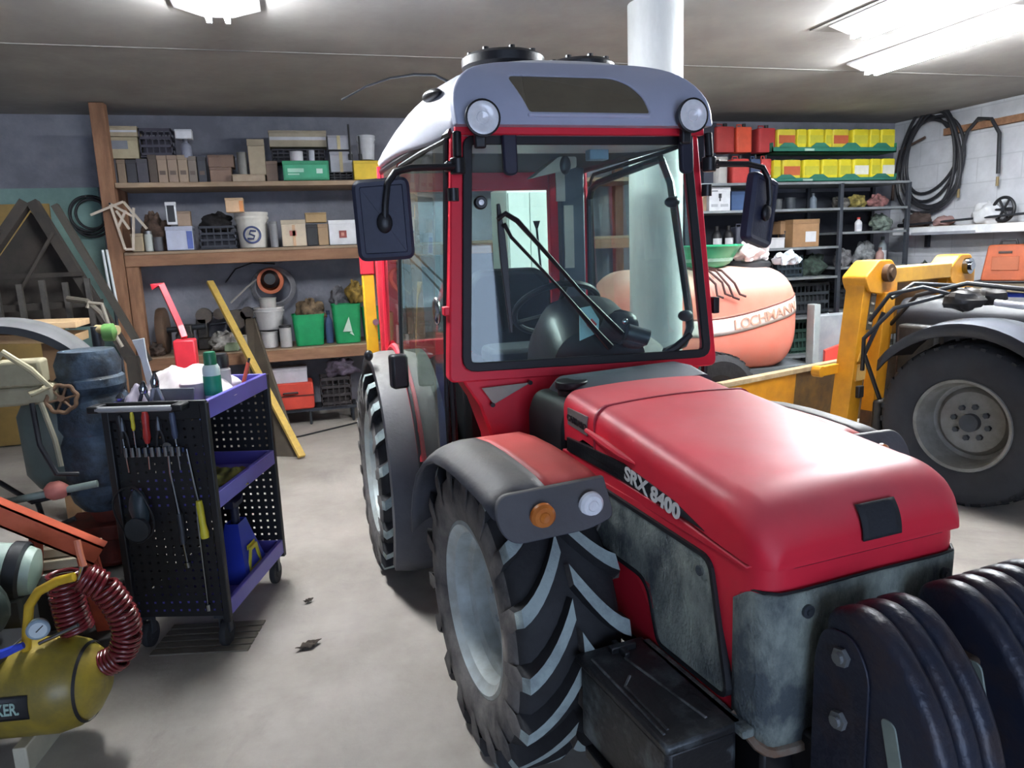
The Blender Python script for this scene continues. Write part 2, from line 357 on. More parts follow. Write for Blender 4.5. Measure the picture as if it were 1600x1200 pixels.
for i in range(1, 19):      # nose rounding down
    a = i/18*pi/2; v = -.74-.157*sin(a); zt = ztop(-.74)-(ztop(-.74)-zlip(-.88)-.012)*(1-cos(a))**1.15; hw = .283
    q_ = min(1, max(0, (-v-.835)/.064)); hw -= .050*(1-sqrt(max(0, 1-q_*q_))) ; zb = zlip(max(v, -.89)); rings.append(hood_ring(v, hw, zb, max(zt, zb+.004), min(.055+.01*sin(a), (max(zt, zb+.004)-zb)*.95), .008*cos(a)))
g.loft(rings); hood = g.build('bonnet', red, tr, smooth=40, fixn=True)
g = G(FX); g.loft([hood_ring(v, .262, .93 if v > -.1 else zlip(v), ztop(v)-.012, .05) for v in (.0, -.06, -.12, -.193)]); g.build('bonnet_rear_panel', red, tr, smooth=40)
g = G(FX); g.loft([hood_ring(v, .2685, zlip(v), ztop(v)+.0025, .05) for v in (-.196, -.202)]); g.build('bonnet_seam', pm('#9c2236', .5), tr, smooth=40)
# raised side ledge
g = G(FX)
for sd in (-1, 1):
    g2 = G(FX); g2.tube([(sd*.272, -.16, .995), (sd*.276, -.26, .985), (sd*.276, -.36, .972), (sd*.271, -.42, .965)], [.006, .011, .010, .004], n=8); g2.build('bonnet_ledge', red, tr)
# black stripe with model lettering
def side_mp(sd, off=.0, follow=False): return lambda a, b, d: (sd*((.268+.016*min(1, max(0, (-a-.2)/.54)) if follow else .281)+off+d), a, b)
for sd in (-1, 1):
    g = G(FX); g.prism([(-.03, .905), (-.03, .945), (-.36, .952), (-.60, .925), (-.715, .895), (-.62, .900), (-.38, .905)], -.012, .0015, side_mp(sd, 0, True)); g.build('side_stripe', blackp, tr, smooth=0)
white = pm('#e9e9e6', .5)
text(S, 'SRX 8400', .050, white, tr, FX @ basis((-.2795, -.50, .9165), (-.028, -1, -.11), (0, -.11, 1)), .001, 'model_lettering', .0018, 1.24)
g = G(FX); g.prism([(-.03, .985), (-.03, 1.035), (-.15, 1.03), (-.15, .975)], -.004, .002, side_mp(-1, -.005, True)); pl_ = g.build('badge_plate', mat('plate_grey', '#8f8f8c', .4, metal=.5), tr, smooth=0)
text(S, 'CARRARO', .026, blackp, tr, FX @ basis((-.2665, -.09, 1.002), (0, -1, -.08), (0, -.08, 1)), .0008, 'badge_lettering', .0008)
# black cap of tape on the nose
g = G(FX)
def nose(u, t):
    a = t*pi/2; v = -.74-.159*sin(a); z = ztop(-.74)+.009-(ztop(-.74)-zlip(-.88)-.012)*(1-cos(a))**1.15; return (u, v-.003, z+.001)
g.grid(lambda a, b: nose(lerp(-.035, .070, a), lerp(.64, .995, b)), 6, 10); g.build('nose_tape', mat('tape_matt', '#23252b', .75, bump=.2, bscale=90), tr, solid=.003)
# ---- nose shell: red frame with inset dusty screens
g = G(FX)
def shell_ring(z, hw, vf, vb=-.12, r=.07):
    return [(a, b, z) for a, b in rpoly([(-hw, vb), (-hw, vf), (hw, vf), (hw, vb)], [.001, r, r, .001])]
g.loft([shell_ring(z, hw, vf) for z, hw, vf in ((.462, .240, -.84), (.50, .255, -.865), (.56, .262, -.878), (.70, .274, -.886), (.84, .276, -.888), (.872, .275, -.886))]); 
shell = g.build('nose_shell', red, tr, smooth=50)
g = G(FX)   # lower side band under the bonnet lip
for sd in (-1, 1):
    g2 = G(FX); g2.prism([(.03, .902), (-.2, .905), (-.60, .892), (-.85, .868), (-.85, .862), (-.60, .866), (-.2, .868), (.03, .862)], -.02, -.0005, side_mp(sd, 0, True)); g2.build('side_band', red, tr, bevel=.003)
for sd in (-1, 1):
    p = rpoly([(-.0, .865), (-.73, .836), (-.795, .55), (-.535, .545), (-.485, .69), (-.0, .69)], [.01, .03, .03, .02, .05, .02])
    g = G(FX); g.prism(p, -.03, .0, side_mp(sd)); g.build('side_screen', grime, tr, bevel=.004)
    g = G(FX); g.ring(shrink(p, -.007), shrink(p, .003), -.028, .003, side_mp(sd)); g.build('screen_edge', gasket, tr, smooth=0)
for u0, v0, z0 in ((-.278, -.70, .80), (.278, -.70, .80)):
    g = G(FX); g.cyl((u0-.008, v0, z0), (u0+.008, v0, z0), .012, n=12); g.build('screw', chrome, tr)
# red edge + dark hollow behind the wheel
g = G(FX); g.bb((-.235, -.5, .40), (.235, .30, .90)); g.build('engine_block', mat('engine_dark', '#1d1c1c', .8, c2='#3a3026', scale=10, amt=.8), tr, bevel=.02)
g = G(FX); g.prism([(-.42, .69), (-.50, .685), (-.52, .62), (-.49, .62)], -.02, .004, side_mp(-1, -.004)); g.build('screen_corner', red, tr, bevel=.004)
# front screen, wraps the left corner
g = G(FX); pts = []
def fr_(s):   # s along a path round the corner: returns (u, v)
    path = [(-.272, -.805), (-.272, -.83), (-.262, -.868), (-.235, -.892), (-.19, -.896), (.19, -.896), (.24, -.89), (.268, -.862), (.274, -.82)]
    L_ = [0]
    for i in range(1, len(path)): L_.append(L_[-1]+(Vector(path[i])-Vector(path[i-1])).length)
    t = s*L_[-1]
    for i in range(1, len(path)):
        if t <= L_[i]+1e-9: k = (t-L_[i-1])/(L_[i]-L_[i-1]); return (lerp(path[i-1][0], path[i][0], k), lerp(path[i-1][1], path[i][1], k))
    return path[-1]
def fs_(a, b):
    u, v = fr_(a); zb = .47 if .12 < a < .9 else .47+.05*((abs(a-.5)-.38)/.12)**1.0
    zt = .818-.008*abs(a-.5)-.03*max(0, (.06-a)/.06)-.03*max(0, (a-.94)/.06)
    k = 1-.05*(1-b)**2; z = lerp(zb, zt, b); return (u*k, v*(1-.02*(1-b)**2), z)
g.grid(fs_, 60, 10); g.build('front_screen', grime, tr, solid=.012)
g = G(FX); g.tube([tuple(Vector(fs_(i/40, 1))+Vector((0, -.002, .004))) for i in range(41)], .003, n=6); g.build('front_screen_trim', gasket, tr)
g = G(FX); g.tube([(-.270, -.72, zlip(-.72)+.001), (-.270, -.82, zlip(-.82)), (-.245, -.882, zlip(-.88)), (-.2, -.892, zlip(-.89)), (.2, -.892, zlip(-.89)), (.245, -.882, zlip(-.88)), (.270, -.82, zlip(-.82))], .0035, n=6); g.build('bonnet_gap', gasket, tr)
g = G(FX); g.tube([tuple(Vector(fs_(i/40, 0))+Vector((0, -.004, -.008))) for i in range(41)], .014, n=6); g.build('rusty_bottom_rail', mat('rusty_rail', '#7a756c', .8, c2='#6e4526', scale=9, amt=.9), tr)
for u in (-.175, .205):
    g = G(FX); g.cyl((u, -.895, .775), (u, -.908, .775), .014, n=14); g.cyl((u, -.908, .775), (u, -.912, .775), .007, n=6); g.build('screen_bolt', pm('#5f666e', .4, metal=.6), tr)
g = G(FX); g.bb((-.16, -.93, .36), (.16, -.60, .50)); g.bb((-.24, -.86, .30), (.24, -.5, .46)); g.build('front_carrier', blackm, tr, bevel=.01)
# ---- front weights
wm = mat('weight_iron', '#272c3c', .42, metal=.2, c2='#43342e', scale=11, amt=.5, bump=.35, bscale=45, lo=.34, hi=.55)
def weight(u, w_, parent):   # one slab of iron
    # profile in (v,z): hook behind, big rounded belly in front
    P_ = rpoly([(-.945, .80), (-1.02, .838), (-1.10, .80), (-1.19, .69), (-1.235, .52), (-1.235, .33), (-1.19, .27), (-1.02, .27), (-.965, .33), (-.955, .62)], [.03, .05, .06, .09, .08, .05, .04, .04, .03, .03], 4)
    rings = []
    for du, ins in ((-.5, .016), (-.42, .005), (-.2, 0), (.2, 0), (.42, .005), (.5, .016)):
        rings.append([(u+du*w_, a, b) for a, b in shrink(P_, ins)])
    g = G(FX); g.loft(rings)
    return g.build('front_weight', wm, parent, smooth=50)
us = [-.150, -.097, -.044, .088, .141, .194, .247, .300]
for i, u in enumerate(us):
    x = weight(u, .050, tr)
g = G(FX); g.bb((-.018, -1.10, .35), (.060, -.96, .72)); g.build('weight_spacer', mat('rusty_iron', '#4c3a2c', .8, c2='#2a2522', scale=12, amt=.8), tr, bevel=.01)
g = G(FX); g.prism(rpoly([(-1.06, .30), (-1.06, .72), (-1.02, .78), (-.95, .77), (-.93, .70), (-.93, .30)], .03), -.181, -.175, plane='yz'); g.build('weight_end_plate', wm, tr, bevel=.002)
slotm = mat('slot_pale', '#8f9c93', .6, c2='#5d6a6d')
for zc, u0 in ((.56, -.1755), (.62, .0345)):
    pr = rpoly([(-1.165, zc-.10), (-1.135, zc-.10), (-1.085, zc+.10), (-1.115, zc+.10)], .014, 4)
    g = G(FX); g.prism(pr, u0-.003, u0+.001, plane='yz'); g.build('weight_slot', slotm, tr, bevel=.001)
for vv, zz in ((-1.0, .73), (-1.0, .60)):
    g = G(FX); g.cyl((-.191, vv, zz), (-.174, vv, zz), .019, n=6); g.cyl((-.198, vv, zz), (-.174, vv, zz), .011, n=12); g.build('weight_bolt', mat('bolt_pale', '#8d9193', .45, metal=.5), tr, smooth=30)
# ---- battery box beside the nose
bx = mat('box_black', '#6d767a', .45, c2='#15161a', scale=9, amt=1.0, lo=.52, hi=.74, bump=.3, bscale=35, dust_toplight=('#5d6063', .35))
g = G(FX @ TR(-.365, -.64, 0) @ RZ(radians(1))); g.bb((-.088, -.185, .30), (.088, .185, .495)); bbx = g.build('battery_box', bx, tr, bevel=.012)
g = G(FX @ TR(-.365, -.64, 0) @ RZ(radians(1))); g.bb((-.096, -.195, .492), (.096, .195, .515)); g.build('box_lid', bx, bbx, bevel=.007)
for pts in ([(-.06, -.15), (-.06, .02), (-.03, .05)], [(.03, .16), (.0, .12), (.035, -.15)], [(-.075, -.16), (-.075, .15)]):
    g = G(FX @ TR(-.365, -.64, .516)); g.tube([(a, b, 0) for a, b in pts], .0035, n=6); g.build('lid_rib', mat('rib_worn', '#8b9092', .5, c2='#2c2e32', scale=18, amt=.9), bbx)
g = G(FX @ TR(-.365, -.64, 0)); g.bb((-.02, .15, .512), (.05, .17, .53)); g.bb((.0, .12, .512), (.015, .19, .528)); g.build('lid_catch', bx, bbx, bevel=.003)
g = G(FX); g.bb((-.47, -.50, .27), (-.2, -.80, .30)); g.build('box_bracket', blackm, tr, bevel=.004)
g = G(FX); g.box((-.275, -.66, .505), (.03, .40, .02)); g.build('side_rail', grime, tr, bevel=.005)
# ---- front fenders
def fender(sd):
    def P(a, s):   # a angle param 0 rear .. 1 front, s across 0 outer .. 1 inner
        rr = .525
        if a < .82:
            th = lerp(radians(148), radians(52), a/.82); v, z = cos(th)*rr*-1*-1, sin(th)*rr
            v = cos(th)*rr; v = -v if False else v
        else: th = radians(52); v, z = 0, 0
        return th
    def sec(th, rr): return (cos(th)*rr, .415+sin(th)*rr)
    path = [(.44, .60), (.42, .68), (.375, .765), (.31, .84), (.22, .90), (.12, .935), (.0, .948), (-.12, .950), (-.24, .946), (-.33, .940), (-.40, .928)]
    for lo, hi, m_, nm in ((-.345, -.205, fenrub, 'fender_rubber_half'), (-.205, -.06, redfen, 'fender_red_half')):
        g = G(FX @ TR(sd*.30, 0, 0)); rings = []
        for v, z in path:
            L_ = []
            for j in range(7):
                s = j/6; u = lerp(lo, hi, s); dz = -.05*max(0, (-.25-u)/.095)**2 if lo < -.3 else 0
                L_.append((-sd*-1*u*1 if False else sd*(-u) , v, z+dz))
            rings.append(L_)
        g.loft(rings, cap=False, closed=False); g.build(nm, m_, tr, solid=.012, smooth=60)
    # front lamp panel
    vl, zl = path[-1]; vl += .032
    pts = rpoly([(.050, zl+.012), (.335, zl+.006), (.352, zl-.05), (.325, zl-.096), (.12, zl-.092), (.050, zl-.075)], [.004, .03, .03, .035, .03, .02])
    mp = lambda a, b, d: (sd*a, vl-.035-(zl-b)*.6+d, b)
    g = G(FX @ TR(sd*.30, 0, 0)); g.prism(pts, -.004, .012, mp); pan = g.build('fender_lamp_panel', fenrub, tr, bevel=.006)
    for uu, m_, nm in ((.235, lenso, 'indicator_lens'), (.105, lensw, 'sidelight_lens')):
        g = G(FX @ TR(sd*.30, 0, 0)); zc = zl-.048+(.006 if uu < .2 else 0); vc = vl-.035-(zl-zc)*.6-.004
        g.lathe([(0, -.016), (.012, -.017), (.014, -.014), (.024, -.014), (.031, -.008), (.033, .0)], (sd*uu, vc, zc), axis='y', n=28); g.build(nm, m_, pan)
for sd in (-1, 1): fender(sd)
g = G(FX)
for sd in (-1, 1): g2 = G(FX); g2.tube([(sd*.20, .05, .6), (sd*.30, .05, .85), (sd*.42, .05, .925)], .016, n=8); g2.build('fender_bracket', blackm, tr)
# ---- rear fenders
def rfender(sd):
    g = G(RXF @ TR(0, 0, .475)); rings = []
    for i in range(22):
        t = radians(lerp(215, 40, i/21)); rr = .555
        c_, s_ = cos(t), sin(t); R_ = []
        for x, dr in ((.715, -.03), (.712, 0), (.65, .012), (.56, .012), (.46, .01)): R_.append((sd*x, c_*(rr+dr), s_*(rr+dr)))
        rings.append(R_)
    g.loft(rings, cap=False, closed=False); return g.build('rear_fender', fenrub, tr, solid=.014, smooth=60)
for sd in (-1, 1): rfender(sd)
# ---- cab
def fp(a, b, d):   # front plane: x, z, depth behind it
    return (a, 2.40+.06*(b-1.08)+d, b)
outer = rpoly([(.455, 1.068), (.512, 1.885), (1.405, 1.885), (1.463, 1.048)], [.02, .02, .02, .03], 4)
inner = rpoly([(.502, 1.103), (.553, 1.868), (1.370, 1.868), (1.436, 1.085)], [.05, .035, .035, .05], 4)
g = G(); g.ring(outer, inner, -.01, .06, fp); g.build('cab_front_frame', red, tr, bevel=.006)
inner2 = shrink(inner, .028)
g = G(); g.ring(shrink(inner, -.002), inner2, -.02, -.006, fp); g.build('windscreen_gasket', gasket, tr, bevel=.003)
g = G(); g.prism(shrink(inner, .004), -.012, -.007, fp); g.build('windscreen', wsg, tr, smooth=0)
# lower red cowl that narrows towards the floor
g = G(); g.loft([[(xa, 2.40-.02*t, z), (1.915-xa, 2.40-.02*t, z), (1.915-xa, 2.60, z), (xa, 2.60, z)] for t, z, xa in ((0, 1.072, .50), (.25, .98, .555), (.75, .84, .60), (1, .55, .63))]); g.build('cab_cowl', red, tr, bevel=.01)
g = G(); g.prism([(.56, 1.045), (.735, 1.05), (.60, .985)], -.03, -.024, lambda a, b, d: (a, 2.40+d, b)); g.build('cowl_flap', pm('#a3a095', .6), tr, bevel=.002)
for a, b in ((.595, .985), (.73, 1.05)):
    g = G(); g.cyl((a, 2.362, b), (a, 2.38, b), .008, n=8); g.build('flap_screw', blackm, tr)
# dark air duct / recess between cowl and bonnet
g = G(FX); g.prism(rpoly([(-.27, .60), (-.27, .98), (-.24, 1.04), (.27, 1.04), (.27, .60)], .03), .0, .26, plane='xz'); g.build('engine_bay', gasket, tr, bevel=.01)
g = G(FX); g.loft([[(x, v, z) for x, z in rpoly([(-.21, 1.0), (-.19, 1.085+dz), (.29, 1.095+dz), (.31, 1.0)], .03)] for v, dz in ((.03, -.02), (.12, .0), (.21, .0), (.25, -.03))]); g.build('bulkhead_cover', mat('cover_grey', '#3c404c', .5, dust_toplight=('#7c828f', .4)), tr, smooth=50)
g = G(FX); g.cyl((-.175, .12, .9), (-.175, .12, 1.06), .045); g.cyl((-.175, .12, 1.06), (-.175, .12, 1.085), .052); g.build('air_filter', blackp, tr, bevel=.004)
# side surface of the cab
def sx(y, z): 
    ys = [2.40, 2.6, 2.9, 3.3, 3.8]; xs = [.470, .440, .42, .408, .405]
    for i in range(4):
        if y <= ys[i+1]: k = (y-ys[i])/(ys[i+1]-ys[i]); x = lerp(xs[i], xs[i+1], max(k, 0)); break
    else: x = xs[-1]
    return x+max(0, z-1.08)*.055*(1 if y < 3 else 1-.6*(y-3)/.8)
def side_pt(sd, y, z, d=0): x = sx(y, z)+d; return (x, y, z) if sd < 0 else (1.918-x, y, z)
def low(y): 
    a = .475+sqrt(max(0, .60**2-(y-3.5)**2)) if abs(y-3.5) < .6 else .5
    return max(.56+.25*max(0, (2.62-y)/.15)*0, a)
for sd in (-1, 1):
    YE = 3.25 if sd < 0 else 3.66
    g = G(); g.grid(lambda a, b: (lambda y: side_pt(sd, y, lerp(low(y), 1.865, b), .002))(lerp(2.475, YE, a)), 36, 14); gl = g.build('door_glass', dgl, tr)
    ed = [(lerp(2.475, YE, i/30), None) for i in range(31)]
    loop = [side_pt(sd, y, low(y)+.004) for y, _ in ed]+[side_pt(sd, YE, z) for z in (1.2, 1.5, 1.83)]+[side_pt(sd, y, 1.86) for y in (YE-.05, 2.8, 2.475)]+[side_pt(sd, 2.475, z) for z in (1.6, 1.3, 1.0, .8)]
    g = G(); g.tube(loop, .009, n=6, closed=True); g.build('door_frame', gasket, tr)
    g = G(); g.grid(lambda a, b: (lambda y: side_pt(sd, y, lerp(low(y)+.02, 1.88, b), .002))(lerp(YE+.03, 3.72, a)), 10, 10); g.build('quarter_glass', dgl, tr)
    g = G(); g.tube([side_pt(sd, 3.75, z) for z in (1.0, 1.3, 1.6, 1.92)], .014, n=8); g.build('rear_corner_post', red, tr)
    g = G(); g.tube([side_pt(sd, y, low(y)-.012, .01) for y in [lerp(2.93, 3.78, i/16) for i in range(17)]], .018, n=8); g.build('wheel_arch_rim', red, tr)
    g = G(); g.tube([side_pt(sd, y, 1.878+.006*i, .012) for i, y in enumerate([2.44, 2.8, 3.2, 3.75])], .018, n=8); g.build('roof_rail', blackm, tr)
    g = G(); g.tube([side_pt(sd, 2.44, z, .01) for z in (1.07, .9, .7, .55)], .010, n=8); g.build('door_lower_post', blackm, tr)
# floor, platform and lower body of the cab
g = G(); g.bb((.50, 2.45, .52), (1.42, 3.75, .60)); g.build('cab_platform', blackp, tr, bevel=.01)
g = G(); g.bb((.62, 2.95, .55), (1.30, 3.78, .98)); g.build('cab_rear_body', blackp, tr, bevel=.03)
# rear frame
rf = [(.42, .96), (.43, 1.92), (1.49, 1.92), (1.50, .96)]
rin = [(.47, 1.06), (.48, 1.80), (1.44, 1.80), (1.45, 1.06)]
g = G(); g.ring(rf, rin, 3.74, 3.79); g.build('rear_frame', red, tr, bevel=.006)
g = G(); g.bb((1.285, 3.72, 1.0), (1.355, 3.77, 1.90)); g.build('rear_post', red, tr, bevel=.006)
g = G(); g.bb((1.255, 3.45, .98), (1.375, 3.52, 1.88)); g.build('seat_belt_post', mat('post_grey', '#5d6470', .5), tr, bevel=.01)
g = G(); g.bb((1.262, 3.44, 1.40), (1.31, 3.449, 1.70)); g.bb((1.225, 3.44, 1.72), (1.27, 3.449, 1.86)); g.build('post_plate', pm('#c9c3b8', .5), tr, smooth=0)
g = G(); g.bb((.48, 3.765, 1.07), (1.44, 3.77, 1.79)); g.build('rear_window', wsg, tr, smooth=0)
# headliner parts and mirror
g = G(); g.bb((.50, 2.5, 1.885), (1.42, 3.72, 1.90)); g.build('headliner', pm('#3a3d42', .8), tr)
g = G(); g.prism(rpoly([(1.0, 1.80), (1.12, 1.885), (1.20, 1.885), (1.20, 1.84)], .01), 3.1, 3.2); g.build('ceiling_duct', pm('#c4c2b4', .6), tr, bevel=.008)
g = G(); g.ell((.985, 2.66, 1.80), (.022, .012, .035)); g.build('inner_mirror', blackp, tr)
g = G(); g.bb((1.12, 2.75, 1.83), (1.20, 2.80, 1.87)); g.build('cab_light', pm('#8fb3cc', .4), tr, bevel=.004)
# dashboard, steering wheel, seat
g = G(); g.loft([[(x, y, z) for x, z in rpoly([(.86, .62), (.87, zt-.09), (.96, zt), (1.17, zt), (1.25, zt-.07), (1.26, .62)], .10)] for y, zt in ((2.54, 1.20), (2.62, 1.27), (2.74, 1.31), (2.84, 1.24))]); dash = g.build('dashboard', blackp, tr, smooth=50)
g = G(TR(1.06, 3.02, 1.24) @ RX(radians(-38)))
g.tube([(cos(t)*.185, sin(t)*.185, 0) for t in [2*pi*i/40 for i in range(40)]], .014, n=8, closed=True); sw = g.build('steering_wheel', blackp, tr)
g = G(TR(1.06, 3.02, 1.24) @ RX(radians(-38)))
for a in (.5, 2.6, 4.7): g.tube([(0, 0, -.02), (cos(a)*.18, sin(a)*.18, 0)], .012, n=6)
g.cyl((0, 0, -.03), (0, 0, .01), .045); g.cyl((0, 0, -.2), (0, 0, -.03), .025); g.build('wheel_spokes', blackp, sw)
g = G(); g.loft([[(x, y, z) for x, y in rpoly([(.80, 3.14), (1.20, 3.14), (1.20, 3.42), (.80, 3.42)], .08)] for z in (.98, 1.02, 1.06)]); g.build('seat_cushion', pm('#26272c', .7), tr, bevel=.02)
g = G(TR(.99, 3.56, .99) @ RX(radians(8))); g.loft([[(x, y, z) for x, z in rpoly([(-.22, 0), (-.20, .42), (.20, .42), (.22, 0)], .09)] for y in (-.05, 0, .05)]); g.build('seat_back', pm('#26272c', .7), tr, bevel=.02)
# gear knob cluster & card on the windscreen
g = G(); g.ell((1.135, 2.52, 1.20), (.075, .05, .06), lump=.15, seed=3); g.ell((1.175, 2.48, 1.155), (.055, .035, .035)); g.cyl((1.13, 2.45, 1.19), (1.205, 2.43, 1.165), .030); g.build('wiper_motor', blackp, tr, smooth=60)
g = G(); g.ell((1.135, 2.475, 1.225), (.012, .008, .012), 10, 8); g.build('motor_cap', chrome, tr)
g = G(TR(.985, 2.455, 1.235) @ RY(radians(-8))); g.prism([(-.045, -.06), (-.028, .055), (.015, .055), (.04, .0), (.03, -.045)], 0, .003); cdp = g.build('windscreen_card', mat('card_blue', '#a8d6dc', .6), tr, smooth=0)
g = G(TR(.995, 2.4535, 1.225)); g.prism([(0, -.022), (.02, 0), (0, .022), (-.02, 0)], -.001, .001); g.build('card_mark', pm('#c94a4a', .6), cdp, smooth=0)
# right door seen from inside: black tube frame, grab rail
g = G(); yy = lambda z: 2.56
g.tube([(1.475, 3.64, 1.05), (1.475, 3.64, 1.74), (1.475, 3.60, 1.79), (1.475, 3.52, 1.81), (1.475, 2.85, 1.845)], .017, n=8); g.build('inner_grab_rail', blackm, tr)
g = G(); g.tube([(1.475, 2.85, 1.845), (1.475, 2.77, 1.74), (1.475, 2.62, 1.25), (1.46, 2.58, 1.17), (1.40, 2.52, 1.12), (1.30, 2.48, 1.10)], .016, n=8); g.build('door_hinge_rail', blackm, tr)
for z in (1.68, 1.24):
    g = G(); g.ell((1.44, 2.70-(1.72-z)*.25, z-.02), (.03, .03, .022)); g.build('hinge_knob', blackp, tr)
g = G(); g.cyl((1.45, 2.68, 1.68), (1.45, 2.56, 1.24), .006); g.build('gas_strut', chrome, tr)
# wiper: blade and two arms
g = G(); g.prism([(-.006, .06), (-.012, -.04), (-.013, -.12), (-.004, -.36), (.006, -.36), (.013, -.12), (.012, -.04), (.004, .06)], -.008, .004, lambda a, b, d: (.648+a-b*.045, 2.345+.06*(b+.5)+d, 1.588+b)); g.build('wiper_blade', blackp, tr, bevel=.002)
g = G(); g.tube([(1.075, 2.37, 1.195), (.925, 2.365, 1.345), (.752, 2.36, 1.537), (.70, 2.355, 1.592), (.66, 2.35, 1.615), (.633, 2.345, 1.597)], [.009, .006, .008, .009, .009, .008], n=8); g.build('wiper_arm', blackm, tr)
g = G(); g.tube([(1.03, 2.37, 1.15), (.985, 2.37, 1.20), (.85, 2.365, 1.36), (.68, 2.36, 1.54), (.655, 2.35, 1.583)], [.014, .011, .005, .006, .007], n=8); g.build('wiper_arm', blackm, tr)
g = G(); g.tube([(1.36, 2.40, 1.17), (1.30, 2.40, 1.125), (1.24, 2.40, 1.10)], [.012, .016, .010], n=8); g.build('washer_arm', blackp, tr)
g = G(); g.tube([(1.205, 3.7, 1.64), (1.205, 3.7, 1.60), (1.225, 3.7, 1.34)], [.02, .006, .006], n=8); g.build('rear_wiper', blackm, tr)
for (a, b) in ((.595, 1.655),):
    g = G(); g.lathe([(0, -.02), (.018, -.02), (.022, -.012), (.022, 0)], fp(a, b, -.012), axis='y', n=20); g.build('mirror_button', blackp, tr); g = G(); g.lathe([(0, -.023), (.009, -.022), (.009, -.018)], fp(a, b, -.012), axis='y', n=16); g.build('button_centre', lensw, tr)
for a in (.70, 1.345):   # straps hanging from the visor
    g = G(); g.prism(rpoly([(a-.026, 1.895), (a-.024, 1.74), (a+.024, 1.74), (a+.024, 1.895)], .022), -.045, -.018, fp); g.build('visor_bracket', mat('bracket_blue_black', '#23263a', .5), tr, bevel=.006)
# ---- roof
g = G(); g.bb((.517, 2.385, 1.866), (1.40, 2.415, 1.893)); g.build('header_strip', red, tr, bevel=.004)
roofsec = []
def roof_ring(y, hwl, zb, zs, zc):
    """left to right outline at y: lower edge, side swell, shoulder, crown"""
    cx = .958
    R_ = [(-hwl+.05, zb), (-hwl+.012, zb+.004), (-hwl, zb+.03), (-hwl+.012, lerp(zb, zs, .55)), (-hwl+.045, lerp(zb, zs, .85)), (-hwl+.11, zs+.01), (-hwl+.20, lerp(zs, zc, .55)), (-hwl*.45, lerp(zs, zc, .88)), (-hwl*.2, zc), (0, zc)]
    R_ += [(-a, b) for a, b in R_[-2::-1]]
    return [(cx+a, y, b) for a, b in R_]
rr = [roof_ring(*q) for q in ((2.41, .435, 1.87, 1.93, 1.94), (2.43, .447, 1.865, 1.98, 1.99), (2.46, .458, 1.862, 2.03, 2.07), (2.51, .472, 1.86, 2.07, 2.125), (2.60, .488, 1.86, 2.09, 2.155), (2.8, .512, 1.868, 2.09, 2.165), (3.1, .53, 1.895, 2.085, 2.16), (3.45, .545, 1.905, 2.04, 2.12), (3.72, .555, 1.90, 1.99, 2.06), (3.83, .53, 1.90, 1.95, 1.99))]
g = G(); g.loft(rr); g.build('cab_roof', roofm, tr, smooth=60, sub=1)
# visor front: side horns and tinted window
def vis(a, b, d): return (a, 2.345+.55*(b-1.90)*(b-1.90)*4+.25*(b-1.90)+d, b)
po = rpoly([(.51, 1.888), (.505, 1.99), (.57, 2.085), (.70, 2.115), (1.22, 2.115), (1.345, 2.085), (1.41, 1.99), (1.405, 1.888)], [.01, .05, .07, .06, .06, .07, .05, .01], 4)
pi_ = rpoly([(.755, 1.930), (.735, 1.985), (.705, 2.055), (.76, 2.056), (1.07, 2.056), (1.125, 2.035), (1.165, 1.985), (1.175, 1.930)], [.01, .05, .02, .0, .03, .04, .05, .01], 4)
g = G(); g.ring(po, pi_, -.008, .05, vis); g.build('roof_visor', mat('visor_grey', '#b4bad0', .42, c2='#a2a8c0', scale=4, amt=.4), tr, bevel=.012, smooth=50)
g = G(); g.prism(shrink(pi_, -.004), .000, .008, vis); g.build('roof_window', mat('roof_window_smoked', '#6b6250', .35, c2='#564e40', coat=.5), tr, smooth=0)
g = G(); g.bb((.745, 2.335, 1.912), (1.17, 2.352, 1.926)); g.build('visor_lip', mat('visor_grey', ''), tr, bevel=.005)
for xx, zz in ((.588, 1.903), (1.312, 1.918)):
    g = G(); g.lathe([(.025, .07), (.046, .03), (.056, 0), (.056, -.012), (.050, -.014)], (xx, 2.315, zz), axis='y', n=32); wl = g.build('work_lamp', blackp, tr)
    g = G(); g.lathe([(0, -.006), (.018, -.010), (.020, -.007), (.035, -.014), (.050, -.012)], (xx, 2.315, zz), axis='y', n=32); g.build('lamp_lens', lensw, wl)
    g = G(); g.bb((xx-.018, 2.345, zz-.085), (xx+.018, 2.37, zz-.01)); g.build('lamp_bracket', blackp, wl, bevel=.006)
for xx, yy_, r_ in ((.80, 2.80, .155), (1.13, 2.86, .135)):
    g = G(); g.lathe([(0, .045), (r_*.9, .04), (r_, .028), (r_, 0), (r_*.9, -.02)], (xx, yy_, 2.165), n=36); f_ = g.build('roof_fan_cover', blackp, tr)
    for k in range(8):
        a = 2*pi*k/8; g = G(); g.cyl((xx+cos(a)*r_*.8, yy_+sin(a)*r_*.8, 2.202), (xx+cos(a)*r_*.8, yy_+sin(a)*r_*.8, 2.215), .012, n=8); g.build('fan_cover_bolt', blackp, f_)
g = G(); g.ell((.50, 2.66, 2.035), (.03, .115, .02), R=RX(radians(4))); g.build('roof_vent', blackp, tr)
g = G(); g.tube([(.62, 2.9, 2.13), (.56, 2.9, 2.158), (.48, 2.9, 2.158), (.39, 2.9, 2.143), (.30, 2.9, 2.112), (.207, 2.9, 2.062)], [.006, .005, .005, .004, .004, .004], n=6); g.build('aerial', blackp, tr)
g = G()
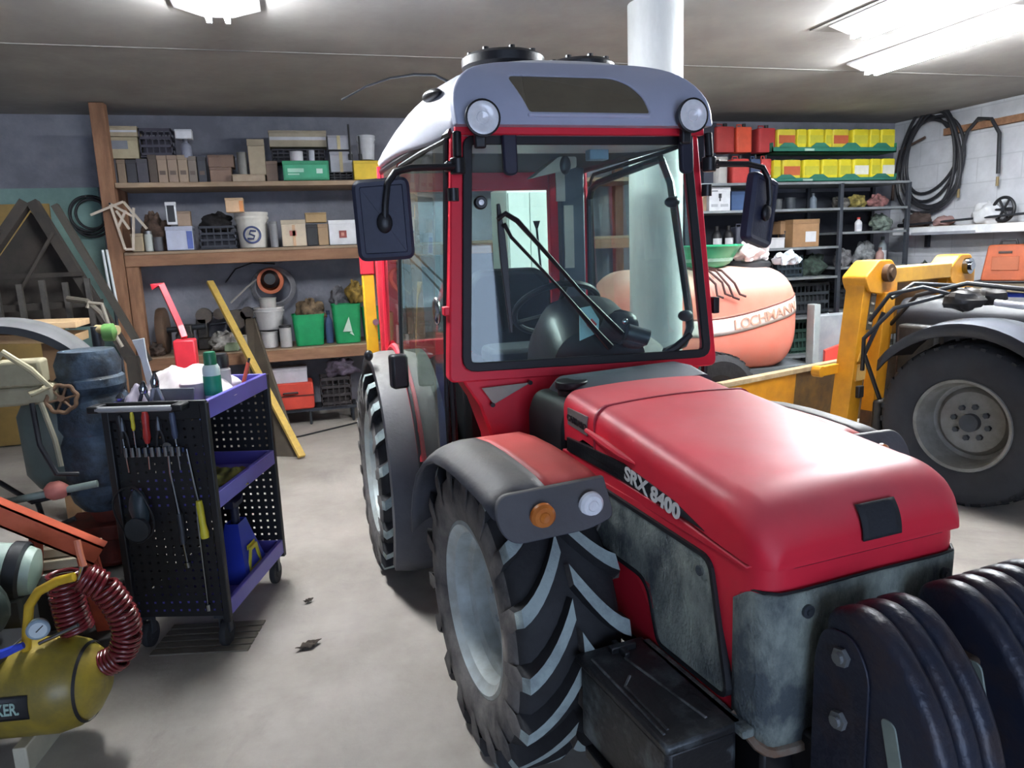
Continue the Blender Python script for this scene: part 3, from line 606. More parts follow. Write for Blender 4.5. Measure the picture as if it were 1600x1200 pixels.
# mirrors
def mirror(sd):
    X = I4 if sd < 0 else TR(1.915, 0, 0) @ Matrix.Diagonal((-1, 1, 1, 1))
    g = G(X); g.cyl((.512, 2.355, 1.74), (.512, 2.355, 1.79), .024); g.cyl((.512, 2.355, 1.79), (.515, 2.36, 1.87), .014); g.box((.50, 2.37, 1.765), (.05, .05, .03)); g.build('mirror_bracket', blackm, tr, bevel=.004)
    g = G(X); g.cyl((.50, 2.39, 1.66), (.50, 2.39, 1.70), .018); g.build('door_hinge', blackm, tr)
    if sd < 0:
        pts = [(.50, 2.345, 1.762), (.36, 2.325, 1.757), (.31, 2.32, 1.745), (.283, 2.315, 1.71), (.272, 2.31, 1.65), (.268, 2.31, 1.60)]; X2 = TR(.268, 2.33, 1.605) @ RZ(radians(-4))
    else:
        pts = [(1.405, 2.35, 1.765), (1.54, 2.33, 1.762), (1.60, 2.33, 1.75), (1.625, 2.33, 1.71), (1.635, 2.335, 1.64), (1.632, 2.34, 1.60)]; X2 = TR(1.615, 2.35, 1.605) @ RZ(radians(28)) @ RY(radians(14))
    g = G(); g.tube(pts, .0105, n=10); g.build('mirror_arm', blackm, tr)
    pr = rpoly([(-.085, -.125), (-.092, .118), (.082, .128), (.088, -.122)], .03, 5)
    g = G(X2); g.loft([[(a, .025, b) for a, b in pr], [(a, .0, b) for a, b in pr], [(a, -.012, b) for a, b in shrink(pr, .01)], [(a, -.010, b) for a, b in shrink(pr, .022)], [(a, -.006, b) for a, b in shrink(pr, .024)]]); mh = g.build('mirror_housing', mat('mirror_shell', '#2b3048', .55, c2='#1c2032', bump=.1, bscale=80), tr, smooth=20)
    g = G(X2); g.prism(shrink(pr, .012), .024, .028, lambda a, b, d: (a, d, b)); g.build('mirror_glass', pm('#9aa0a8', .08, metal=1), mh, smooth=0)
    g = G(X2); g.ell((0, -.018, -.01), (.024, .014, .032)); g.build('mirror_ball_joint', blackp, mh)
mirror(-1); mirror(1)
# door catch, marker block, side lamps
g = G(); g.ell((.450, 2.53, 1.30), (.014, .045, .05)); g.build('door_handle', chrome, tr)
g = G(); g.bb((.455, 2.415, 1.29), (.485, 2.46, 1.32)); g.build('door_catch', red, tr, bevel=.004)
g = G(); g.bb((1.455, 2.40, 1.24), (1.48, 2.44, 1.30)); g.build('door_catch', blackp, tr, bevel=.004)
g = G(TR(.360, 2.98, 1.03) @ RZ(radians(10))); g.bb((-.035, -.03, -.07), (.035, .03, .07)); g.build('rear_indicator', blackp, tr, bevel=.012)
g = G(); g.ell((.27, 3.3, 1.06), (.02, .02, .025)); g.build('reflector', blackp, tr)
# ---------------------------------------------------------------- tool trolley
def local_thing(*a, **k): return T(*a, **k)
purple = mat('trolley_purple', '#5c54a8', .4, c2='#4a4392', scale=5, amt=.4)
trolb = mat('trolley_black', '#0f1014', .5, c2='#17181e', scale=8, amt=.4)
steel = pm('#9aa0a8', .3, metal=.9)
darksteel = mat('dark_steel', '#4a4e55', .4, metal=.6, c2='#2e3035')
TY = radians(-18); TLOC = (-.375, 2.87, 0); TM = TR(*TLOC) @ RZ(TY)
tt = T('tool_trolley', 'black three-tray tool trolley with purple tray rims and pegboard sides', 'trolley', TLOC, TY)
Wd, Dp = .37, .62
def perf(g, a0, a1, b0, b1, mp, pitch=.033, hole=.0095):
    na = int((a1-a0)/pitch); nb = int((b1-b0)/pitch); oa = ((a1-a0)-na*pitch)/2; ob = ((b1-b0)-nb*pitch)/2
    A = [a0]; B = [b0]
    for i in range(na): c = a0+oa+(i+.5)*pitch; A += [c-hole/2, c+hole/2]
    for i in range(nb): c = b0+ob+(i+.5)*pitch; B += [c-hole/2, c+hole/2]
    A.append(a1); B.append(b1); vs = [mp(a, b) for a in A for b in B]; n = len(B); fs = []
    for i in range(len(A)-1):
        for j in range(n-1):
            if i % 2 and j % 2: continue
            fs.append((i*n+j, (i+1)*n+j, (i+1)*n+j+1, i*n+j+1))
    g.add(vs, fs)
g = G(); perf(g, -Wd, 0, .14, .95, lambda a, b: (a, .005, b)); g.build('front_pegboard', trolb, tt, solid=.0015, smooth=0)
g = G(); perf(g, -Wd, 0, .14, .95, lambda a, b: (a, Dp-.005, b)); g.build('back_pegboard', trolb, tt, solid=.0015, smooth=0)
g = G(); perf(g, .02, Dp-.02, .20, .93, lambda a, b: (-Wd+.004, a, b)); g.build('side_pegboard', trolb, tt, solid=.0015, smooth=0)
for x in (-Wd, 0):
    for y in (0, Dp):
        g = G(); g.box((x, y, .555), (.028, .028, .87)); g.build('corner_post', trolb, tt, bevel=.004)
for z0, z1, nm in ((.925, .995, 'top_tray'), (.575, .64, 'middle_tray'), (.14, .205, 'bottom_tray')):
    g = G(); x0, x1, y0, y1 = -Wd+.012, -.004, .012, Dp-.012
    g.bb((x0, y0, z0), (x1, y1, z0+.006))
    for a, b in (((x0, y0, z0), (x1, y0+.012, z1)), ((x0, y1-.012, z0), (x1, y1, z1)), ((x0, y0, z0), (x0+.012, y1, z1)), ((x1-.004, y0, z0), (x1+.016, y1, z1))): g.bb(a, b)
    g.build(nm, purple, tt, bevel=.003)
g = G(); g.bb((-Wd-.01, -.012, .93), (.012, .004, 1.0)); g.build('front_apron', trolb, tt, bevel=.004)
g = G(); g.cyl((-Wd+.0, -.06, .985), (-.085, -.06, .985), .011); hb = g.build('push_handle', pm('#a3a3a6', .45, metal=.2), tt)
for x in (-Wd-.01, -.07):
    g = G(); g.bb((x-.022, -.07, .972), (x+.022, .0, .998)); g.build('handle_bracket', trolb, tt, bevel=.006)
for x, y, big in ((-.03, .035, 1), (-Wd+.03, .035, 1), (-.03, Dp-.035, 1), (-Wd+.03, Dp-.035, 1)):
    g = G(); g.bb((x-.03, y-.03, .128), (x+.03, y+.03, .14)); g.bb((x-.022, y-.012, .06), (x-.016, y+.016, .128)); g.bb((x+.016, y-.012, .06), (x+.022, y+.016, .128)); cf = g.build('castor_fork', darksteel, tt)
    g = G(); g.lathe([(0, -.014), (.02, -.014), (.022, -.012), (.050, -.012), (.052, -.008), (.052, .008), (.050, .012), (.022, .012), (.02, .014), (0, .014)], (x, y+.004, .0525), axis='x', n=28); g.build('castor_wheel', rubber, cf)
# tools hung on the front pegboard (trolley frame coordinates baked through TM)
def tw(x, y, z): p = TM @ Vector((x, y, z)); return (p.x, p.y, p.z)
def hung(name, label, cat, x, z, parts, tilt=0):
    t = T(name, label, cat, tw(x, -.018, z), TY, group=None); 
    for nm, m_, fn in parts: g = G(RY(tilt)); fn(g); g.build(nm, m_, t)
    return t
red_p = pm('#b5302c', .4); yel_p = pm('#cfc233', .45); blk_p = pm('#1c1d22', .5); blue_p = pm('#2b3f9c', .4)
def driver(name, label, x, z, hl, hr, sl, m_, tilt=0, up_=True):
    s = -1
    return hung(name, label, 'screwdriver', x, z, [
        ('handle', m_, lambda g: g.lathe([(0, 0), (hr*.7, -.002), (hr, -.02), (hr*.85, -hl*.5), (hr, -hl*.8), (hr*.6, -hl), (0, -hl)], n=12)),
        ('shaft', steel, lambda g: g.cyl((0, 0, -hl), (0, 0, -hl-sl), .0035, n=8))], tilt)
hung('long_nut_driver', 'long steel T-bar driver with yellow grip hanging low on the trolley pegboard', 'screwdriver', -.075, .82, [
    ('shaft', steel, lambda g: g.cyl((0, 0, 0), (.01, 0, -.20), .0045, n=8)),
    ('grip', yel_p, lambda g: g.lathe([(0, 0), (.011, -.003), (.013, -.03), (.012, -.10), (.016, -.13), (.015, -.15), (0, -.152)], (.012, 0, -.20), n=14))], radians(-3))
hung('extension_bar', 'thin chrome extension bar hanging to the bottom of the trolley pegboard', 'extension bar', -.065, .60, [
    ('rod', steel, lambda g: g.cyl((0, 0, 0), (.0, 0, -.40), .0035, n=8)), ('socket_end', steel, lambda g: g.cyl((0, 0, -.40), (0, 0, -.425), .010, n=12))])
hung('flex_ratchet', 'chrome ratchet with round head hanging in the middle of the trolley pegboard', 'ratchet', -.145, .83, [
    ('ratchet_head', steel, lambda g: g.cyl((0, -.006, 0), (0, .006, 0), .018, n=20)), ('ratchet_handle', steel, lambda g: g.tube([(0, 0, -.015), (-.002, 0, -.10), (.012, 0, -.26)], [.005, .005, .007], n=8)),
    ('ratchet_grip', darksteel, lambda g: g.cyl((.012, 0, -.26), (.014, 0, -.38), .011)), ('hose_tip', steel, lambda g: g.cyl((.014, 0, -.38), (.02, 0, -.455), .006)), ('drive_socket', steel, lambda g: g.cyl((.02, 0, -.455), (.022, 0, -.475), .013))])
driver('screwdriver', 'red handled screwdriver at the trolley handle, the widest grip of the row', -.215, .965, .12, .014, .10, red_p, radians(2))
driver('screwdriver', 'thin screwdriver with yellow grip hanging beside the red handled one', -.265, .965, .07, .008, .10, yel_p)
driver('screwdriver', 'screwdriver with blue grey grip nearest the corner of the trolley', -.115, .96, .10, .012, .12, pm('#44506a', .4), radians(-2))
driver('screwdriver', 'short black gripped screwdriver at the left end of the pegboard row', -.315, .955, .09, .012, .13, blk_p, radians(-3))
for i, (x, lab) in enumerate(((-.305, 'black jawed pliers on the pegboard tool rail, left of the sockets'), (-.17, 'steel pliers on the pegboard tool rail above the round ratchet'))):
    hung('pliers', lab, 'pliers', x, .90, [('plier_handle', blk_p, lambda g: g.tube([(0, 0, .0), (-.012, 0, -.03), (-.016, 0, -.09)], .005, n=6)), ('plier_handle', blk_p, lambda g: g.tube([(0, 0, .0), (.012, 0, -.03), (.016, 0, -.09)], .005, n=6)), ('jaws', darksteel, lambda g: g.tube([(0, 0, -.005), (0, 0, .02), (0, 0, .045)], [.011, .010, .003], n=8))])
sr = T('socket_rail', 'blue rail of small sockets on the trolley pegboard', 'socket rail', tw(-.19, -.012, .815), TY)
g = G(); g.bb((-.125, -.006, -.008), (.10, .006, .008)); g.build('rail', pm('#3a4a72', .5), sr)
for k in range(9): g = G(); g.cyl((-.11+.025*k, -.014, -.018), (-.11+.025*k, -.014, .018), .009+.0006*(k % 3), n=12); g.build('socket', steel, sr)
ca = T('coiled_air_gun', 'dark grinder with cable hung on the left of the trolley pegboard', 'power tool', tw(-.27, -.03, .60), TY)
g = G(); g.ell((0, -.01, 0), (.035, .03, .075), lump=.1, seed=4); g.build('tool_body', mat('dark_teal', '#26343c', .5), ca); g = G(); g.cyl((.0, -.03, -.07), (.0, -.05, -.07), .045); g.build('disc_guard', darksteel, ca)
g = G(); g.tube([(-.02+.07*cos(t)*(1-.2*sin(2*t)), -.02, -.02+.11*sin(t)) for t in [2*pi*i/24 for i in range(24)]], .004, n=6, closed=True); g.build('cable_loop', blk_p, ca)
# clutter in and on the trolley
def at(x, y, z, *a): return tw(x, y, z)
ZT = .931
def rag(name, label, loc, r, m_, seed, cat='rag', rz=0, sub=0):
    g = G(); n1, n2 = 22, 18; rg = random.Random(seed); ph = [rg.uniform(0, 6.28) for _ in range(8)]
    def f(a, b):
        x = (a-.5)*2; y = (b-.5)*2; d = max(abs(x), abs(y)); h = r[2]*(max(0, 1-d**2.2))*(.72+.26*sin(4.1*x+ph[0]+2*y)*cos(3.3*y+ph[1])+.07*sin(9*x+ph[2]-5*y))
        k = 1+.14*sin(5*math.atan2(y, x)+ph[3]); return (x*r[0]*k, y*r[1]*k, max(h, .004))
    g.grid(f, n1, n2); return g.build(name, m_, None, solid=.004, smooth=60, label=label, cat=cat, loc=loc, rz=rz, sub=sub)
cloth_w = mat('cloth_white', '#e4dcdc', .9, c2='#b9a9a8', scale=14, amt=.6)
rag('cleaning_rag', 'crumpled white cloth piled on the top tray of the trolley', at(-.20, .32, ZT+.03), (.165, .17, .17), cloth_w, 3)
rag('cleaning_rag', 'grey purple rag at the left end of the trolley top tray', at(-.31, .11, ZT+.03), (.055, .08, .085), mat('cloth_grey', '#7f7884', .9), 8)
def can(name, label, cat, loc, r, h, col, capc, capr=None, band=None, caph=.03, rz=0, group=None, lean=0):
    t = T(name, label, cat, loc, rz, group); capr = capr or r*.8
    g = G(RY(lean)); g.lathe([(0, 0), (r*.95, 0), (r, .004), (r, h*.92), (r*.8, h), (0, h)], n=24); b = g.build('can_body', pm(col, .35), t)
    g = G(RY(lean)); g.lathe([(capr, h*.99), (capr, h+caph*.8), (capr*.85, h+caph), (0, h+caph)], n=20); g.build('cap', pm(capc, .4), t)
    if band: g = G(RY(lean)); g.lathe([(r+.0008, h*band[0]), (r+.0008, h*band[1])], n=24); g.build('label_band', pm(band[2], .5), t)
    return t
can('spray_can', 'white and green spray can with green cap standing on the trolley', 'spray can', at(-.05, .20, ZT), .033, .17, '#cfe0dc', '#1f7a55', .024, (.30, .75, '#1c9a72'), .05)
can('spray_can', 'round tin with black cap on the trolley behind the green spray can', 'tin', at(-.075, .33, ZT), .043, .14, '#d8cfd0', '#1b1c22', .040, (.1, .3, '#4a8a58'), .055)
jar_ = T('plastic_tub', 'small clear tub of red screws behind the spray can', 'tub', at(-.13, .20, ZT)); g = G(); g.lathe([(0, 0), (.04, 0), (.046, .10), (.05, .10), (.042, .004)], n=20); g.build('tub_body', pm('#c9bcc0', .3), jar_); g = G(); g.cyl((0, 0, .005), (0, 0, .06), .039); g.build('tub_filling', red_p, jar_)
sb = T('socket_case', 'grey metal tray of red bits leaning on the trolley top', 'tray', at(-.16, .08, ZT), TY)
g = G(TR(0, 0, .05) @ RX(radians(-15))); g.bb((-.085, 0, -.045), (.085, .006, .05)); g.bb((-.085, -.05, -.045), (.085, 0, -.04)); g.build('tray_shell', pm('#6f7379', .4, metal=.4), sb, bevel=.002)
for i in range(4): g = G(); g.bb((-.07+.035*i, -.045, .006), (-.045+.035*i, -.015, .03)); g.build('bit_holder', red_p, sb, bevel=.003)
pb = T('paint_scraper', 'tall white plastic scraper standing in the trolley tray', 'scraper', at(-.30, .23, ZT), TY); g = G(RY(radians(-8))); g.prism([(-.018, 0), (-.014, .20), (-.028, .28), (.022, .28), (.012, .20), (.018, 0)], -.004, .004); g.build('scraper_body', pm('#e6e8e8', .4), pb, bevel=.002)
g = T('red_marker', 'red pen leaning on the rim of the trolley top tray', 'pen', at(-.03, .40, ZT)); q = G(RY(radians(18))); q.cyl((0, 0, 0), (0, 0, .15), .008, n=10); q.build('pen_body', pm('#d4553f', .4), g); q = G(RY(radians(18))); q.cyl((0, 0, .15), (0, 0, .17), .005, n=10); q.build('pen_cap', blk_p, g)
for i, (x, y, lab, c_, ln) in enumerate(((-.25, .055, 'black pliers standing in the tray beside the grey rag', '#34363c', .13), (-.20, .05, 'steel adjustable wrench standing in the trolley tray', '#8a8e95', .16), (-.34, .05, 'dark blue cutters lying at the left rim of the trolley', '#2a3358', .09))):
    t = T('hand_tool', lab, 'hand tool', at(x, y, ZT), TY)
    for s_ in (-1, 1): q = G(); q.tube([(s_*.018, 0, .0), (s_*.022, 0, ln*.4), (s_*.004, 0, ln*.75)], .007, n=8); q.build('tool_handle', pm(c_, .4), t)
    q = G(); q.tube([(0, 0, ln*.7), (0, 0, ln*.85), (.004, 0, ln*1.05)], [.014, .017, .004], n=10); q.build('tool_head', steel, t)
rag('work_gloves', 'yellow work gloves on the middle tray of the trolley', at(-.10, .36, .582), (.09, .12, .06), mat('glove_yellow', '#8f8640', .9, c2='#3f3d28', scale=20, amt=.8), 12, 'gloves')
rag('work_gloves', 'grey rag on the middle tray nearest the trolley corner', at(-.09, .13, .582), (.07, .08, .05), mat('cloth_bluegrey', '#596070', .9), 14, 'rag')
# blue jack stand on the lower tray
js = T('jack_stand', 'blue axle stand with yellow trim on the bottom tray of the trolley', 'jack stand', at(-.10, .38, .147), TY)
bl = mat('stand_blue', '#2c3fb5', .4)
g = G(); g.loft([[(x*k, y*k, z) for x, y in ((-.075, -.12), (.075, -.12), (.075, .12), (-.075, .12))] for k, z in ((1, 0), (.55, .16), (.35, .24))], cap=False); g.build('stand_base', bl, js, solid=.006, smooth=0)
g = G(); g.cyl((0, 0, .15), (0, 0, .31), .019); g.prism([(-.05, .31), (-.055, .345), (-.03, .33), (.03, .33), (.055, .345), (.05, .31)], -.02, .02, plane='yz'); g.build('stand_post', pm('#232840', .4), js)
g = G(); g.ring([(-.07, .03), (-.035, .13), (.035, .13), (.07, .03)], [(-.05, .04), (-.025, .115), (.025, .115), (.05, .04)], .062, .070, plane='yz'); g.build('stand_trim', yel_p, js, smooth=0)
g = G(); g.bb((.055, -.04, .12), (.058, .04, .14)); g.build('stand_sticker', yel_p, js, smooth=0)
# ---------------------------------------------------------------- wooden drain plate under the trolley
dp = T('floor_pallet_board', 'flat worn wooden slatted board under the front castor of the trolley', 'board', (-.47, 2.99, 0), radians(-14))
for i in range(5): g = G(); g.bb((-.19, -.115+.05*i, .0), (.19, -.078+.05*i, .006)); g.build('slat', mat('worn_wood', '#6e675c', .9, c2='#4a453c', scale=12, stretch=(1, 6, 1)), dp)
# ---------------------------------------------------------------- compressor
cy = mat('compressor_yellow', '#a08a2e', .42, c2='#6f6230', scale=7, amt=.8, coat=.2)
cp = T('air_compressor', 'yellow air compressor with round tank, black name plate and tube handle', 'compressor', (-.95, 2.45, 0), radians(-10))
g = G(); R_ = .145
g.lathe([(0, .27), (.05, .265), (.10, .235), (.13, .195), (R_, .14), (R_, -.45), (.12, -.53), (0, -.56)], (0, 0, .215), axis='x', n=48); tk = g.build('air_tank', cy, cp, smooth=60)
g = G(); g.lathe([(R_+.002, -.335), (R_+.003, -.33), (R_+.002, -.325)], (0, 0, .215), axis='x', n=48); g.build('weld_seam', pm('#6f6420', .5), tk)
g = G(); g.lathe([(.118, .218), (.122, .214), (.116, .222)], (0, 0, .215), axis='x', n=48); g.build('tank_cable', blk_p, tk)
g = G(); g.grid(lambda a, b: (lerp(-.30, .105, a), -(R_+.003)*cos(lerp(-.15, .35, b)), .215+(R_+.003)*sin(lerp(-.15, .35, b))), 2, 8); npl = g.build('name_plate', blk_p, cp, solid=.002)
text(S, 'DECKER.', .050, pm('#a9c9c0', .5), npl, basis((.018, -(R_+.007)*cos(.1), .215+R_*sin(.1)), (1, 0, 0), (0, sin(.1), cos(.1))), .001, 'plate_lettering', .0012, .66)
for x in (.05, -.35):
    g = G(); g.bb((x-.02, -.13, 0), (x+.02, .13, .09)); g.build('tank_foot', pm('#c9c3ae', .6), cp, bevel=.004)
g = G(); g.tube([(.06, -.03, .35), (.075, -.035, .42), (.095, -.04, .50), (.13, -.045, .545), (.19, -.05, .575), (.24, -.05, .585)], .014, n=12); g.build('carry_handle', mat('handle_yellow', '#c8a22a', .35), cp)
g = G(); g.bb((-.22, -.10, .345), (.02, .10, .365)); g.build('base_plate', blk_p, cp, bevel=.004)
g = G(); g.ell((-.13, .02, .47), (.13, .09, .12), lump=.03, seed=2); g.build('motor_cover', mat('cover_dark_green', '#2a332f', .5), cp)
g = G(); g.tube([(-.08, -.11, .36), (-.03, -.115, .375), (.04, -.10, .385), (.09, -.09, .40)], [.014, .018, .014, .01], n=8); g.build('blue_air_gun', pm('#2b46c4', .4), cp)
g = G(); g.tube([(-.16, -.12, .35), (-.09, -.12, .405), (.0, -.11, .43)], .016, n=8); g.build('orange_pipe', pm('#c98a66', .5), cp)
for x, y, z in ((-.02, -.10, .425), (.12, -.06, .43)):
    gg = G(TR(x, y, z) @ RZ(radians(25))); gg.lathe([(0, .018), (.030, .018), (.032, .0), (.028, -.004), (0, -.004)], axis='y', n=28); gauge = gg.build('pressure_gauge', pm('#8fa3b0', .3), cp)
    gg = G(TR(x, y, z) @ RZ(radians(25))); gg.cyl((0, -.0045, 0), (0, -.0055, 0), .024); gg.build('gauge_face', pm('#c9d6dc', .3), gauge); gg = G(TR(x, y, z) @ RZ(radians(25))); gg.box((.004, -.0065, .004), (.026, .001, .003), RY(radians(-40))); gg.build('gauge_needle', blk_p, gauge)
g = G(); g.cyl((.10, -.03, .37), (.22, -.03, .42), .006); g.build('outlet_pipe', steel, cp)
# coiled hose
def coil(pts, R, turns, n=12):
    P = [Vector(p) for p in pts]; out = []; N_ = int(turns*n)
    for i in range(N_+1):
        t = i/N_*(len(P)-1); k = min(int(t), len(P)-2); f = t-k; p0 = P[max(k-1, 0)]; p1 = P[k]; p2 = P[k+1]; p3 = P[min(k+2, len(P)-1)]
        c = .5*((2*p1)+(p2-p0)*f+(2*p0-5*p1+4*p2-p3)*f*f+(3*p1-p0-3*p2+p3)*f**3)
        d = (p2-p1).normalized(); u = d.cross(Vector((.3, 1, .1))).normalized(); v = d.cross(u)
        a = 2*pi*i/n; out.append(c+R*(cos(a)*u+sin(a)*v))
    return out
ch = T('coiled_air_hose', 'dark red spiral air hose hanging beside the yellow compressor', 'hose', (-.66, 2.42, 0))
hm = mat('hose_red', (.14, .010, .015), .22, coat=.6, amt=.2)
g = G(); g.tube(coil([(-.05, -.02, .565), (.0, -.02, .52), (.035, -.015, .44), (.045, -.01, .36), (.02, -.01, .29), (-.03, 0, .26)], .040, 24), .0068, n=7); g.build('front_coil', hm, ch, smooth=60)
g = G(); g.tube(coil([(-.115, .02, .57), (-.115, .02, .50), (-.11, .02, .43), (-.10, .02, .38)], .045, 13), .0068, n=7); g.build('rear_coil', hm, ch, smooth=60)
g = G(); g.cyl((-.06, -.02, .56), (-.045, -.02, .60), .010); g.build('hose_fitting', chrome, ch)
g = G(); g.tube([(-.045, -.02, .60), (-.05, -.02, .64), (-.055, -.01, .68)], .010, n=8); g.build('hose_tail', pm('#d97a5a', .4), ch)
# ---------------------------------------------------------------- old sprayer / pump unit at the left
om = mat('old_orange', '#b5492c', .6, c2='#7a3020', scale=7, amt=.7); bluem = mat('pump_blue', '#3f5163', .6, c2='#1c242b', scale=11, amt=.95, bump=.5)
sp = T('vineyard_sprayer', 'blue barrelled old sprayer unit with black shroud beside the trolley', 'sprayer', (-1.05, 3.45, 0), world=True)
g = G(TR(-1.20, 3.45, .90) @ RZ(radians(8))); g.lathe([(.355, -.16), (.385, -.16), (.40, -.12), (.40, .12), (.385, .16), (.37, .16), (.36, .0)], axis='y', n=56, loop=True, a0=radians(-100), a1=radians(110)); g.build('fan_shroud', mat('shroud_black', '#26282d', .65, dust_toplight=('#8a8a8a', .45)), sp)
g = G(TR(-.84, 3.28, 0)); g.lathe([(0, .52), (.09, .52), (.12, .56), (.13, .60), (.118, .63), (.135, .66), (.14, .80), (.125, .84), (.14, .87), (.135, .97), (.115, 1.0), (.13, 1.03), (.125, 1.06), (.115, 1.07), (.12, 1.12), (.10, 1.17), (0, 1.175)], n=40); g.build('pump_body', bluem, sp)
g = G(TR(-1.0, 3.33, 0)); g.lathe([(0, .62), (.09, .62), (.125, .68), (.13, .92), (.10, .98), (0, .99)], n=36); g.build('filter_bowl', mat('bowl_greygreen', '#5c6760', .5), sp)
g = G(); g.bb((-1.15, 3.12, .99), (-.93, 3.26, 1.06)); g.bb((-1.12, 3.12, 1.06), (-.96, 3.22, 1.16)); g.build('valve_block', mat('cream_dirty', '#a39b80', .7, c2='#6d6650'), sp, bevel=.012)
g = G(); g.tube([(-1.1, 3.1, 1.16), (-1.06, 3.08, 1.20), (-.98, 3.08, 1.13), (-.93, 3.09, 1.06), (-.99, 3.06, 1.04)], .012, n=8); g.build('cream_hose', pm('#b7ad8c', .6), sp)
for i, pts in enumerate(([(-1.0, 3.1, 1.0), (-.98, 3.05, .85), (-.93, 3.02, .74), (-.87, 3.06, .72)], [(-.97, 3.1, 1.0), (-.93, 3.06, .86), (-.92, 3.05, .76)], [(-1.05, 3.15, .6), (-1.0, 3.05, .52), (-.9, 3.05, .55)], [(-1.2, 3.2, .7), (-1.05, 3.1, .62), (-.92, 3.1, .64)])):
    g = G(); g.tube(pts, .010, n=8); g.build('rubber_hose', blk_p if i != 1 else pm('#8f8873', .6), sp)
hw_ = G(TR(-.905, 3.12, 1.005) @ RX(radians(70)) @ RZ(.2)); hw_.tube([(cos(t)*.052*(1+.06*cos(8*t)), sin(t)*.052*(1+.06*cos(8*t)), 0) for t in [2*pi*i/48 for i in range(48)]], .008, n=8, closed=True); hwl = hw_.build('hand_wheel', mat('wheel_rust', '#7a5a40', .7, c2='#4c3a2c', scale=20), sp)
hw_ = G(TR(-.905, 3.12, 1.005) @ RX(radians(70)) @ RZ(.2))
for k in range(6): hw_.tube([(0, 0, -.004), (cos(k*pi/3)*.05, sin(k*pi/3)*.05, 0)], .005, n=6)
hw_.cyl((0, 0, -.05), (0, 0, .012), .013); hw_.build('wheel_hub', mat('wheel_rust', ''), hwl)
g = G(); g.lathe([(0, .28), (.10, .28), (.11, .30), (.07, .36), (.06, .46), (.085, .53), (0, .53)], (-.84, 3.30, 0), n=28); g.bb((-1.0, 3.18, .40), (-.78, 3.42, .46)); g.build('pedestal', mat('rust_red', '#8a3526', .7, c2='#4e241c', scale=8, amt=.8), sp, bevel=.004)
g = G(); g.bb((-1.25, 3.05, .10), (-.75, 3.55, .28)); g.build('sprayer_chassis', mat('chassis_dark', '#26282a', .8, c2='#3a342c'), sp, bevel=.02)
for x in (-1.2, -.8): g = G(); g.cyl((x, 3.2, .0), (x, 3.2, .12), .03); g.cyl((x, 3.5, .0), (x, 3.5, .12), .03); g.build('chassis_foot', darksteel, sp)
g = G(); g.ell((-.965, 3.10, .655), (.045, .035, .035), lump=.1, seed=5); g.build('pink_nozzle', pm('#c97a6e', .6), sp)
g = G(); g.cyl((-1.15, 3.1, .63), (-.82, 3.1, .665), .014); g.build('grey_pipe', pm('#8b9a92', .5), sp)
db = T('orange_drawbar', 'orange steel channel frame sloping down in front of the old sprayer', 'drawbar', (-1.0, 2.9, 0), world=True)
g = G(); a_ = Vector((-1.30, 2.95, .78)); b_ = Vector((-.80, 2.92, .44)); d = (b_-a_)
up_ = Vector((0, 0, 1)); ang = math.atan2(d.z, d.x)
g = G(TR(*((a_+b_)/2)) @ RY(-ang)); L2_ = d.length/2; g.bb((-L2_, -.03, -.038), (L2_, -.022, .038)); g.bb((-L2_, -.03, .030), (L2_, .03, .038)); g.bb((-L2_, -.03, -.038), (L2_, .03, -.030)); g.build('channel_beam', mat('drawbar_orange', '#d0603f', .5, c2='#a8452c', scale=8), db)
g = G(); g.box((-.835, 2.95, .30), (.07, .03, .36), RY(radians(-6))); g.build('channel_post', om, db, bevel=.004)
g = G(); g.box((-1.02, 2.97, .47), (.045, .02, .24), RY(radians(8))); g.build('brace_plate', om, db, bevel=.004)
g = G(); g.bb((-.90, 2.86, 0), (-.76, 3.02, .13)); g.build('frame_foot', mat('chassis_dark', ''), db, bevel=.006)
for i, (z, x0) in enumerate(((.44, -1.02), (.40, -1.05), (.355, -1.03))):
    g = G(); g.bb((x0, 3.00-.02*i, z-.018), (x0+.20, 3.06-.02*i, z+.018)); g.build('timber_offcut', pm('#c9bfa6' if i != 2 else '#8a8d84', .8), db, bevel=.004)
gc = T('grey_motor_housing', 'grey green cylinder housing at the left edge above the compressor', 'motor', (-1.0, 2.75, 0), world=True)
g = G(TR(-1.02, 2.72, .50) @ RY(radians(12))); g.lathe([(0, -.25), (.085, -.25), (.09, -.2), (.09, .03), (.075, .075), (.03, .09), (0, .09)], axis='x', n=32); g.build('motor_shell', mat('shell_greygreen', '#9fb0a4', .45, c2='#6c7a72'), gc)
g = G(TR(-1.02, 2.72, .50) @ RY(radians(12))); g.lathe([(.092, .0), (.098, .005), (.098, .04), (.09, .05)], axis='x', n=32); g.build('motor_ring', blk_p, gc)
g = G(); g.bb((-1.18, 2.65, 0), (-.98, 2.80, .42)); g.build('motor_stand', mat('chassis_dark', ''), gc, bevel=.01)
gp = T('green_hose_coupling', 'bright green hose coupling on a brass pipe above the trolley', 'coupling', (-.78, 3.9, 0), world=True)
g = G(); g.cyl((-.93, 3.85, 1.205), (-.83, 3.80, 1.20), .022); g.build('brass_pipe', pm('#b3a078', .5), gp); g = G(TR(-.86, 3.7, 1.20)); g.lathe([(0, -.01), (.036, -.01), (.040, 0), (.040, .035), (.03, .04), (0, .05)], axis='x', n=24); g.build('green_collar', pm('#5c8a4a', .4), gp)
g = G(); g.cyl((-.93, 3.85, 0), (-.93, 3.85, 1.22), .025); g.build('stand_pipe', darksteel, gp)
